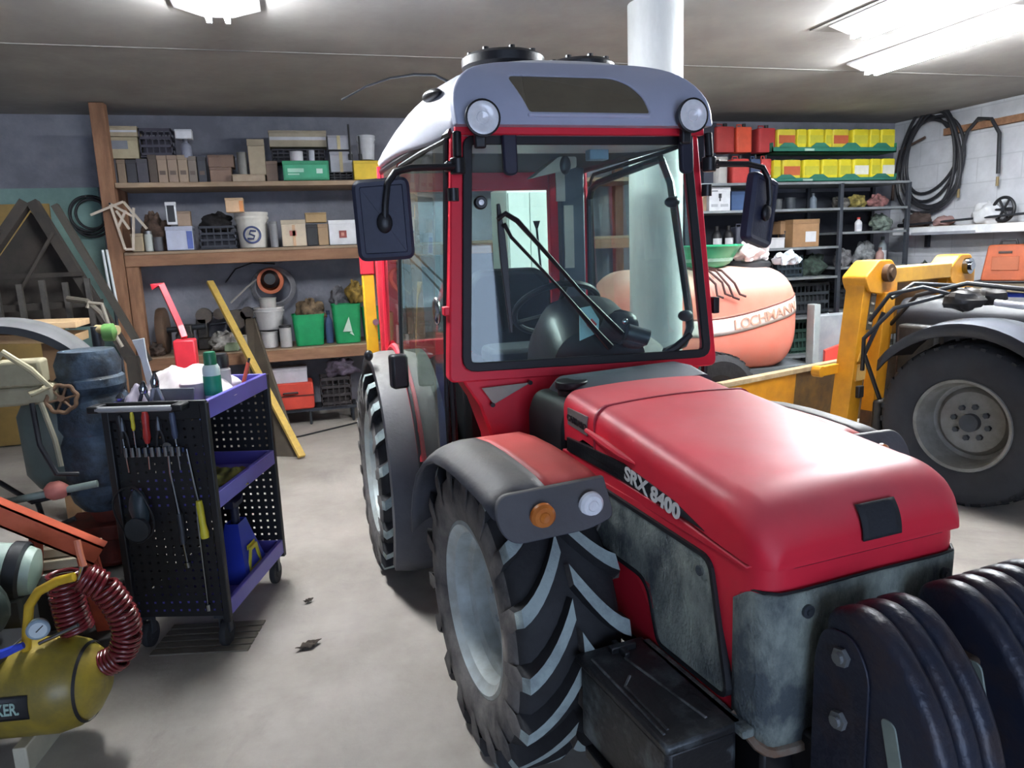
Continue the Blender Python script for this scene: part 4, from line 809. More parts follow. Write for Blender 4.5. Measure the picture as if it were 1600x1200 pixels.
# planks lying behind the sprayer
pk = T('beige_board', 'pale cardboard-coloured board lying behind the black sprayer shroud', 'board', (-1.55, 4.8, 0), world=True)
g = G(); g.box((-1.75, 4.8, 1.19), (1.05, .30, .035), RY(radians(1.5))); g.build('board_face', mat('board_beige', '#c9a983', .8, c2='#a88a66', stretch=(1, 8, 8)), pk, bevel=.003)
g = G(); g.box((-1.75, 4.85, 1.12), (1.0, .28, .05), RY(radians(3))); g.build('lower_board', mat('board_brown', '#a98b66', .8), pk, bevel=.003)
for x in (-2.15, -1.4): g = G(); g.bb((x-.04, 4.75, 0), (x+.04, 4.93, 1.10)); g.build('trestle_leg', mat('old_timber', '#6b5238', .85), pk)
# ---------------------------------------------------------------- dark A-frame harrow
hd = mat('harrow_iron', '#1f1c1a', .8, c2='#352d26', scale=9, amt=.6)
hr = T('spike_harrow', 'dark iron A-frame implement leaning in the corner left of the wooden shelf', 'harrow', (-1.7, 5.5, 0), world=True)
def bar(p, q, w_, h_, m_, nm, par, n=4): g = G(); g.tube([p, q], w_, n=n); return g.build(nm, m_, par, smooth=0)
bar((-1.62, 5.6, 1.92), (-1.10, 5.35, .85), .045, 0, hd, 'frame_bar', hr); bar((-1.50, 5.62, 1.90), (-1.02, 5.42, .85), .03, 0, mat('bar_grey', '#39352f', .7), 'frame_bar', hr); bar((-1.66, 5.6, 1.92), (-2.35, 5.35, .9), .045, 0, hd, 'frame_bar', hr)
bar((-1.95, 5.5, 1.45), (-1.35, 5.45, 1.45), .02, 0, hd, 'cross_bar', hr); bar((-2.2, 5.45, 1.24), (-1.25, 5.42, 1.26), .03, 0, hd, 'cross_bar', hr)
bar((-1.1, 5.35, .9), (-1.1, 5.3, 0), .05, 0, hd, 'leg_bar', hr); bar((-2.35, 5.35, .95), (-2.35, 5.3, 0), .05, 0, hd, 'leg_bar', hr)
for i in range(7): x = -2.1+.13*i; bar((x, 5.40, 1.42-.02*(i % 2)), (x+.01, 5.38, 1.10), .022, 0, mat('spike_grey', '#2c2a28', .6, c2='#4a4540', scale=14), 'spike', hr)
bar((-1.80, 5.5, 1.75), (-1.95, 5.42, 1.3), .015, 0, hd, 'stay_rod', hr); bar((-1.5, 5.5, 1.72), (-1.75, 5.42, 1.3), .012, 0, hd, 'stay_rod', hr)
g = G(); g.loft([[(-1.66, y, 1.86), (-1.25, y-.08, 1.10), (-2.2, y-.08, 1.08), (-2.0, y-.05, 1.4)] for y in (5.66, 5.68)]); g.build('harrow_sheet', mat('sheet_brown', '#2e2722', .85, c2='#1b1815', scale=6, amt=.8), hr, smooth=0)
g = G(); g.tube([(-1.42, 5.3, 1.30), (-1.30, 5.25, 1.28), (-1.22, 5.2, 1.20), (-1.15, 5.2, 1.05)], .018, n=8); g.build('bent_pipe', pm('#5c564e', .6), hr)
g = G(); g.tube([(-1.24, 5.0, 1.25), (-1.23, 5.0, 1.28), (-1.16, 5.0, 1.27), (-1.14, 5.0, 1.15), (-1.08, 5.0, 1.0)], .012, n=8); g.build('wire_hook', pm('#8a8378', .6), hr)
yb = T('yellow_board', 'worn yellow board leaning behind the dark A-frame implement', 'board', (-2.28, 7.1, 0), world=True); g = G(); g.box((-2.28, 7.15, 1.02), (.62, .03, 2.02), RX(radians(-4))); g.build('board_panel', mat('board_yellow', '#a8894e', .8, c2='#7d6a44', scale=3, amt=.7), yb, bevel=.003)
# black hose coil hung on the post + white rods
hc = T('black_cable_coil', 'black cable coiled on a hook on the teal wall beside the wooden post', 'cable', (-1.70, 7.3, 1.95), world=True)
for k, (r_, dx, dz) in enumerate(((.15, 0, 0), (.165, .015, -.01), (.14, -.01, .012), (.12, .02, .01))):
    g = G(); g.tube([(-1.70+dx+r_*cos(t), 7.33-.008*k, 1.93+dz+r_*1.05*sin(t)) for t in [2*pi*i/36 for i in range(36)]], .011, n=6, closed=True); g.build('cable_turn', blk_p, hc)
g = G(); g.cyl((-1.70, 7.38, 2.08), (-1.70, 7.28, 2.09), .01); g.build('wall_hook', steel, hc)
wr = T('white_angle_rods', 'pair of thin white rods standing against the wooden shelf post', 'rods', (-1.5, 6.6, 0), world=True)
for x0, x1 in ((-1.50, -1.455), (-1.47, -1.42)): g = G(); g.cyl((x0, 6.72, 1.62), (x1, 6.60, 1.16), .010); g.build('rod', pm('#dfe5ea', .4), wr)
g = G(); g.cyl((-1.44, 6.6, 0), (-1.44, 6.6, 1.16), .012); g.build('rod_stand', darksteel, wr)
# ---------------------------------------------------------------- leaning planks, red pole, lift mast
pl = T('yellow_plank', 'long yellow painted plank leaning on the shelf behind the trolley', 'plank', (-.1, 5.58, 0), world=True)
a_ = Vector((-.09, 5.62, .0)); b_ = Vector((-.72, 6.72, 1.33)); g = G(); dd = (b_-a_).normalized(); sd_ = Vector((.86, .5, 0)); nn = dd.cross(sd_).normalized(); sd_ = nn.cross(dd)
g.loft([[p+sd_*.028+nn*.014, p-sd_*.028+nn*.014, p-sd_*.028-nn*.014, p+sd_*.028-nn*.014] for p in (a_+Vector((0, 0, .02)), b_)]); g.build('plank_face', mat('plank_yellow', '#c2a04a', .7, c2='#9c8550', stretch=(8, 8, 1)), pl, bevel=.003)
bd = T('dark_board', 'dark brown board leaning beside the yellow plank near the trolley', 'board', (-.3, 5.9, 0), world=True)
g = G(); g.loft([[(-.42, 5.86, 0), (-.12, 5.70, 0), (-.10, 5.73, 0), (-.40, 5.89, 0)], [(-.47, 6.72, .99), (-.40, 6.70, .99), (-.39, 6.73, 1.0), (-.46, 6.75, 1.0)]]); g.build('board_panel', mat('board_dark', '#4a4034', .8, c2='#2e2a24'), bd)
rp_ = T('red_jack_lever', 'bright red steel lever standing up behind the trolley', 'lever', (-.62, 4.6, 0), world=True)
rdp = mat('lever_red', '#d9313f', .4)
g = G(); g.tube([(-.855, 4.9, 1.36), (-.80, 4.9, 1.37), (-.715, 4.85, 1.12), (-.695, 4.82, 1.05)], .024, n=4); g.build('lever_arm', rdp, rp_, smooth=0)
g = G(); g.bb((-.755, 4.76, .80), (-.635, 4.88, 1.04)); g.build('lever_block', rdp, rp_, bevel=.01)
g = G(); g.bb((-.74, 4.77, .0), (-.65, 4.87, .80)); g.build('lever_column', pm('#34519a', .5), rp_, bevel=.006); g = G(); g.bb((-.83, 4.7, .0), (-.56, 4.95, .05)); g.build('lever_foot', darksteel, rp_, bevel=.006)
lm = T('lift_mast', 'yellow and red lift mast standing behind the tractor cab', 'mast', (.38, 4.3, 0), world=True)
ym = mat('mast_yellow', '#e3b21e', .45, c2='#b88a1c', scale=6, amt=.5)
g = G(); g.bb((.350, 4.30, .0), (.415, 4.38, 1.39)); g.build('yellow_upright', ym, lm, bevel=.006)
g = G(); g.bb((.345, 4.295, 1.39), (.42, 4.385, 1.52)); g.build('red_bracket', rdp, lm, bevel=.006)
g = G(); g.bb((.425, 4.25, .0), (.475, 4.30, 1.60)); g.build('red_upright', rdp, lm, bevel=.006)
g = G(); g.cyl((.405, 4.27, 1.12), (.405, 4.30, 1.12), .018); g.build('mast_bolt', chrome, lm); g = G(); g.bb((.30, 4.2, 0), (.9, 4.5, .06)); g.build('mast_foot', darksteel, lm)
# tall white cabinet seen through the cab
wc = T('white_cabinet', 'tall white cabinet behind the tractor, seen through the cab', 'cabinet', (1.86, 5.9, 0)); wcm = mat('cabinet_white', '#dfe6df', .5, c2='#c4ccc4', scale=4, amt=.4)
g = G(); g.bb((-.19, 0, 0), (.19, .5, 2.0)); g.build('cabinet_body', wcm, wc, bevel=.008)
g = G(); g.bb((-.18, -.02, .05), (-.003, -.002, 1.95)); dr = g.build('cabinet_door', wcm, wc, bevel=.003); g = G(); g.bb((.003, -.02, .05), (.18, -.002, 1.95)); g.build('cabinet_door', wcm, wc, bevel=.003); g = G(); g.cyl((-.04, -.03, 1.0), (-.04, -.03, 1.15), .006); g.build('door_pull', steel, dr)
# ---------------------------------------------------------------- orange tank sprayer
tkm = mat('tank_salmon', '#e07a66', .55, c2='#d08a78', scale=4, amt=.5, dust_toplight=('#f6ded2', .9)); wstr = mat('tank_stripe', '#eadad2', .6)  # pale shading on top of the tank is painted onto upward faces
ts = T('tank_sprayer', 'salmon orange trailed tank sprayer with white name stripe', 'sprayer', (3.3, 5.6, 0), world=True)
def tank(a, b):   # superellipse rings along x
    x = lerp(2.35, 4.09, a); e = abs(a-.5)*2; k = (1-max(0, (e-.55)/.45)**3.0*.55) if a > .5 else (1-max(0, (e-.6)/.4)**3*.5)
    th = 2*pi*b; c_, s_ = cos(th), sin(th); ex = .62
    yy_ = .46*abs(c_)**ex*(1 if c_ > 0 else -1)*k; zz_ = .45*abs(s_)**ex*(1 if s_ > 0 else -1)*k
    zc = .845+.0*a; zc -= .03*max(0, a-.6); low_ = .10*max(0, a-.5)*2
    if zz_ < 0: zz_ *= (1-low_*.2)
    return (x, 5.66-yy_*-1*-1, zc+zz_)
g = G(); rings = [[tank(i/44, j/72) for j in range(72)] for i in range(45)]; rings = [[(lerp(p[0], 2.33, 0), lerp(p[1], 5.66, .55), lerp(p[2], .84, .55)) for p in rings[0]]]+rings+[[(4.10, lerp(p[1], 5.66, .35), lerp(p[2], .83, .35)) for p in rings[-1]]]
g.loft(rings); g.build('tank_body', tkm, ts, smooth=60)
def tsurf(x, z, off=.006):   # front skin of the tank at (x, z)
    a = (x-2.35)/1.74; e = abs(a-.5)*2; k = 1-max(0, (e-.55)/.45)**3*.55; zc = .845-.03*max(0, a-.6); q = min(abs(z-zc)/(.45*k), .999)
    s_ = q**(1/.62); c_ = sqrt(max(0, 1-s_*s_)); return (x, 5.66-.46*k*c_**.62-off, z)
def stripe_mid(x): return .90+.075*sin((x-3.05)*2.6-1.9)+.04*(x-3.1)
g = G(); g.grid(lambda a, b: tsurf(lerp(2.9, 4.03, a), stripe_mid(lerp(2.9, 4.03, a))+lerp(-.075, .055, b)), 50, 4); g.build('white_stripe', wstr, ts, solid=.003)
g = G(); g.tube([tsurf(x, stripe_mid(x)+.066, .004) for x in [lerp(2.9, 4.03, i/40) for i in range(41)]], .006, n=6); g.build('stripe_groove', pm('#8a5a50', .7), ts)
for i, c_ in enumerate('LOCHMANN'):
    x = 3.36+.079*i; p = tsurf(x, stripe_mid(x)-.012, .012); p2 = tsurf(x+.02, stripe_mid(x+.02)-.012, .012)
    text(S, c_, .115, mat('letter_salmon', '#d9a08a', .6), ts, basis(p, Vector(p2)-Vector(p), (0, 0, 1)), .002, 'tank_letter', .001)
g = G(); g.lathe([(0, -.045), (.17, -.045), (.19, -.02), (.19, .03), (.17, .05), (0, .05)], (3.05, 5.75, 1.31), n=36); 
g = G(); g.lathe([(0, 0), (.20, 0), (.20, .035), (.18, .05), (0, .05)], (3.72, 5.62, 1.275), n=36); g.build('tank_lid', pm('#2a2c30', .6), ts)
for dx, dz in ((0, 0), (.06, .01), (.12, -.02), (.17, 0)):
    g = G(); g.tube([(3.02+dx, 5.40, 1.30), (3.08+dx, 5.25, 1.27), (3.16+dx, 5.19, 1.17+dz), (3.17+dx*1.2, 5.18, 1.08+dz), (3.22+dx*1.2, 5.17, 1.06+dz)], .010, n=8); g.build('spray_hose', mat('hose_brown', '#4a2c28', .6), ts)
g = G(); g.bb((2.3, 5.3, .36), (4.2, 6.0, .44)); g.build('sprayer_frame', mat('frame_grey', '#555b60', .6), ts, bevel=.008); g = G(); g.bb((4.14, 5.25, .05), (4.20, 5.35, .95)); g.build('frame_post', pm('#8b9394', .6), ts, bevel=.006)
g = G(); g.cyl((3.06, 5.1, .325), (3.06, 6.1, .325), .04); g.build('wheel_axle', darksteel, ts)
for y in (5.02, 6.12):
    g = G(); g.lathe([(.16, -.07), (.27, -.09), (.315, -.07), (.32, 0), (.315, .07), (.27, .09), (.16, .07)], (3.06, y, .325), axis='y', n=44)
    for k in range(30):
        a = 2*pi*k/30; g.box((3.06+cos(a)*.318, y, .325+sin(a)*.318), (.02, .13, .035), RY(-a))
    tw_ = g.build('sprayer_tyre', rubber, ts, smooth=30); g = G(); g.lathe([(0, -.03), (.06, -.035), (.10, -.01), (.15, -.05), (.17, -.07), (.17, .07)], (3.06, y, .325), axis='y', n=36); g.build('sprayer_rim', pm('#3c3f46', .5), tw_)
bs = T('green_basin', 'big green plastic basin on top of the orange tank sprayer', 'basin', (3.25, 5.62, 1.29))
g = G(); g.lathe([(0, 0), (.20, .0), (.26, .03), (.335, .15), (.35, .17), (.37, .17), (.372, .18), (.345, .185), (.325, .15), (.25, .04), (.19, .012), (0, .012)], n=48); g.build('basin_bowl', mat('basin_green', '#2d9a6c', .4, c2='#23855c'), bs); g = G(); g.cyl((0, 0, .05), (0, 0, .135), .28, .31, n=40); g.build('basin_filling', pm('#7fa691', .8), bs)
for i, (x, y, r_, lab) in enumerate(((3.66, 5.50, (.11, .10, .075), 'bunched white rag on the tank, nearest the green basin'), (3.84, 5.60, (.075, .07, .13), 'tallest white paper bunch on the tank sprayer'), (3.98, 5.42, (.10, .08, .05), 'pale blue rag on the far end of the tank sprayer'))):
    q = G(); q.ell((0, 0, r_[2]*.9), r_, 30, 20, lump=.38, seed=40+i, flat=-r_[2]*.9)
    for v in q.v: v.x += .018*sin(70*v.z+40*v.y); v.z = max(0, v.z+.016*sin(60*v.x+50*v.y))
    q.build('white_rag', cloth_w if i < 2 else pm('#c3d0da', .9), None, smooth=50, label=lab, cat='rag', loc=(x, y, 1.325 if i < 2 else 1.285))
# ---------------------------------------------------------------- grey tractor with yellow loader
L2 = TR(3.4, 3.1, 0) @ RZ(radians(18))
lt = T('loader_tractor', 'old dark tractor with yellow front loader and large grey wheel', 'tractor', (3.9, 3.3, 0), world=True)
_tr = tr; tr = lt
def plain_wheel(X, s_, R=.46, W=.30, rim=.25):
    h = W/2; g = G(X); g.m = 1
    g.lathe([(rim, -h*.8), (rim+.04, -h), (R-.09, -h*1.05), (R-.03, -h*.95), (R-.005, -h*.75), (R, 0), (R-.005, h*.75), (R-.03, h*.95), (R-.09, h*1.05), (rim+.04, h), (rim, h*.8)], axis='x', n=72)
    for i in range(len(g.mi)):
        if 3 <= i % 10 <= 6: g.mi[i] = 0
    g.m = 0
    for sd in (-1, 1):
        for k in range(34):
            a = 2*pi*(k+(.5 if sd > 0 else 0))/34; g.loft([[(sd*h*.05, cos(a-.03)*(R-.01), sin(a-.03)*(R-.01)), (sd*h*.05, cos(a-.03)*(R+.012), sin(a-.03)*(R+.012)), (sd*h*.05, cos(a+.03)*(R+.012), sin(a+.03)*(R+.012)), (sd*h*.05, cos(a+.03)*(R-.01), sin(a+.03)*(R-.01))], [(sd*h*.95, cos(a-.10)*(R-.05), sin(a-.10)*(R-.05)), (sd*h*.95, cos(a-.10)*(R-.014), sin(a-.10)*(R-.014)), (sd*h*.95, cos(a-.04)*(R-.014), sin(a-.04)*(R-.014)), (sd*h*.95, cos(a-.04)*(R-.05), sin(a-.04)*(R-.05))]])
    ty = g.build('loader_tyre', [rubber, mat('tyre_side_plain', '#34353a', .8, c2='#232428', scale=4, amt=.7)], lt, smooth=38)
    g = G(X); g.lathe([(rim+.012, s_*h*.8), (rim+.006, s_*h*.92), (rim-.01, s_*h*.88), (rim-.02, s_*h*.7), (rim-.03, s_*h*.2), (rim-.035, -s_*h*.1), (rim-.055, -s_*h*.2), (.185, -s_*h*.1), (.17, s_*h*.0), (.10, s_*h*.04), (0, s_*h*.04)], axis='x', n=56)
    rm = g.build('wheel_rim', mat('old_rim', '#8f8d88', .65, c2='#5d5850', scale=6, amt=.6), lt)
    g = G(X); g.cyl((s_*h*.02, 0, 0), (s_*h*.30, 0, 0), .05, n=24); g.build('hub_cap', darksteel, rm)
    for k in range(8): a = 2*pi*k/8+.2; g = G(X); g.cyl((s_*h*.02, cos(a)*.092, sin(a)*.092), (s_*h*.18, cos(a)*.092, sin(a)*.092), .016, n=6); g.build('wheel_nut', darksteel, rm, smooth=0)
plain_wheel(L2 @ TR(.15, 0, .455), -1); plain_wheel(L2 @ TR(1.25, 0, .455), 1)
dk = mat('greasy_dark', '#1f2024', .5, c2='#3a332b', scale=10, amt=.7, bump=.3)
g = G(L2); g.cyl((.2, 0, .45), (1.2, 0, .45), .06); g.bb((.50, -1.6, .45), (.90, .75, .78)); g.build('tractor_chassis', dk, lt, bevel=.02)
g = G(L2); g.loft([[(x, y, z) for x, z in rpoly([(.46, .70), (.44, 1.02), (.52, 1.10), (.88, 1.10), (.96, 1.02), (.94, .70)], .04)] for y in (-1.5, -.9, .1, .55, .62)]); g.build('tractor_bonnet', mat('bonnet_dark', '#202127', .5, c2='#22232a'), lt, smooth=45)
g = G(L2); rr_ = []
for i in range(17):
    t = radians(lerp(140, 35, i/16)); v = cos(t)*.56; z = .455+sin(t)*.56
    rr_.append([(x, v, z+dz) for x, dz in ((-.03, -.06), (-.02, 0), (.15, .015), (.34, .0))])
g.loft(rr_, cap=False, closed=False); g.build('mudguard', mat('mudguard_grey', '#2c2e36', .4, c2='#1f2127', dust_toplight=('#9aa0ad', .35)), lt, solid=.015, smooth=60)
for pts in ([(.02, .55, 1.0), (.05, .45, 1.16), (.12, .30, 1.20), (.3, .1, 1.12)], [(.02, .58, .7), (-.03, .55, .9), (.05, .42, 1.08), (.25, .2, 1.16)], [(.3, -.2, 1.18), (.2, .1, 1.22), (.25, .4, 1.14), (.35, .6, .95)], [(.1, .5, .5), (.0, .56, .8), (.08, .5, 1.05)], [(.25, .55, 1.12), (.40, .50, 1.20), (.6, .35, 1.18)]):
    g = G(L2); g.tube(pts, .013, n=8); g.build('hydraulic_hose', blk_p, lt)
g = G(L2); g.ell((.22, .12, 1.13), (.10, .10, .06), lump=.25, seed=9); g.ell((.30, .02, 1.15), (.06, .08, .05), lump=.2, seed=10); g.build('valve_bank', dk, lt)
g = G(L2); g.cyl((.2, -.05, 1.12), (.15, -.65, 1.06), .018); g.build('steel_lever', pm('#b9bcc4', .3, metal=.7), lt)
g = G(L2); g.bb((.05, -.62, 1.0), (.18, -.45, 1.12)); g.build('rusty_bracket', mat('rusty_iron', ''), lt, bevel=.01)
g = G(L2); g.box((.45, .45, .7), (.16, .25, .5)); g.box((.2, .5, .42), (.3, .06, .2)); g.build('loader_bracket', dk, lt, bevel=.02)
lyel = mat('loader_yellow', '#e09a1c', .45, c2='#b0721c', scale=5, amt=.6)
lrust = mat('loader_rust', '#6b4a2a', .8, c2='#3c2c20', scale=7, amt=.8)
def slab(x0, z0, x1, z1, w_, y0, y1, m_, nm, par=lt):
    g = G(L2); g.prism([(x0-w_/2, z0), (x1-w_/2, z1), (x1+w_/2, z1), (x0+w_/2, z0)], y0, y1); return g.build(nm, m_, par, bevel=.004)
for xo, tg in ((0, 1), (1.0, 0)):
    a1 = slab(.02+xo, .26, .17+xo, 1.25, .12, .64, .76, lyel, 'loader_arm')
    a2 = slab(.245+xo, .40, .335+xo, 1.15, .115, .60, .68, lyel, 'loader_upright')
    slab(.215+xo, .20, .245+xo, .42, .11, .60, .68, lrust, 'upright_foot')
    g = G(L2); g.prism(rpoly([(.09+xo, 1.22), (.08+xo, 1.255), (.22+xo, 1.35), (.36+xo, 1.35), (.44+xo, 1.28), (.44+xo, 1.14), (.38+xo, 1.12), (.13+xo, 1.16)], .02), .62, .78); hd_ = g.build('pivot_plate', lyel, lt, bevel=.006)
    g = G(L2); g.cyl((.30+xo, .585, 1.27), (.30+xo, .62, 1.27), .055); g.cyl((.30+xo, .57, 1.27), (.30+xo, .60, 1.27), .03); g.build('pivot_pin', lrust if not xo else steel, hd_)
    if not xo:
        g = G(L2); g.prism([(.135, .93), (.185, 1.21), (.24, 1.21), (.19, .93)], .632, .641); g.build('grey_plate', pm('#5a564f', .5, metal=.3), a1, smooth=0)
        for dz in (.97, 1.03, 1.09, 1.15): g = G(L2); g.box((.165+(dz-.97)*.15, .630, dz), (.03, .004, .012), RY(.2)); g.build('plate_line', pm('#b8b2a2', .6), a1, smooth=0)
        g = G(L2); g.prism([(.06, .74), (.115, .86), (.155, .74)], .634, .641); wt_ = g.build('warning_triangle', pm('#d8a94a', .6), a1, smooth=0); g = G(L2); g.prism([(.078, .75), (.113, .83), (.14, .75)], .632, .641); g.build('triangle_inner', pm('#b07a2c', .6), wt_, smooth=0)
        g = G(L2); g.prism([(.05, .62), (.065, .72), (.16, .72), (.145, .62)], .634, .641); g.build('pale_sticker', pm('#d2a860', .6), a1, smooth=0)
        g = G(L2); g.box((.085, .63, .55), (.055, .03, .075)); g.build('arm_pin_block', dk, a1, bevel=.006)
g = G(L2); g.bb((.40, .62, 1.20), (1.12, .74, 1.30)); g.build('cross_beam', mat('beam_yellow_worn_toplit', '#d8a23a', .5, c2='#a67a3a', dust_toplight=('#e6d8b8', .7)), lt, bevel=.008)  # the beam's white-lit top is put into its colour
g = G(L2); g.bb((.42, .70, .86), (1.12, .73, 1.20)); g.build('cross_plate', mat('plate_ochre', '#a8742a', .6, c2='#5c4424', scale=6, amt=.7), lt, bevel=.004)
g = G(L2); g.bb((-.12, .74, .66), (.04, .78, .72)); g.cyl((-.14, .74, .69), (-.14, .80, .69), .035); g.build('arm_link', lyel, lt, bevel=.004)
g = G(L2); g.loft([[(-.50, y, z), (.26, y, z), (.26, y+.02, z), (-.50, y+.02, z)] for y, z in ((1.20, .585), (1.22, .30), (1.30, .08), (1.5, .03))]); bk = g.build('bucket_left_half', lyel, lt, bevel=.003)
g = G(L2); g.loft([[(.26, y, z), (1.3, y, z), (1.3, y+.02, z), (.26, y+.02, z)] for y, z in ((1.20, .60), (1.22, .30), (1.30, .08), (1.5, .03))]); g.build('bucket_right_half', mat('bucket_brown', '#8a6428', .7, c2='#4a3a28', scale=5, amt=.8), lt, bevel=.003)
g = G(L2); g.bb((-.52, 1.19, .575), (1.32, 1.25, .61)); g.build('bucket_edge', mat('edge_worn', '#b09a78', .6, c2='#6c5a40', scale=12), lt, bevel=.004)
g = G(L2); g.bb((.1, .76, .25), (.18, 1.2, .33)); g.bb((1.1, .76, .25), (1.18, 1.2, .33)); g.build('bucket_link', lrust, lt, bevel=.01)
tr = _tr
fr2 = T('red_sheet', 'red and grey sheet metal piece standing behind the yellow loader arm', 'panel', (4.6, 5.6, 0), world=True)
g = G(); g.loft([[(4.22, 5.2, z0), (4.62, 5.15, z0+.12), (4.64, 5.2, z0+.12), (4.24, 5.25, z0)] for z0 in (.45, .56)]); g.build('red_strip', pm('#d6453a', .5), fr2); g = G(); g.bb((4.2, 5.3, .0), (4.75, 5.42, .85)); g.build('grey_sheet', mat('sheet_grey', '#8e9398', .5, c2='#5b6066'), fr2, bevel=.01)
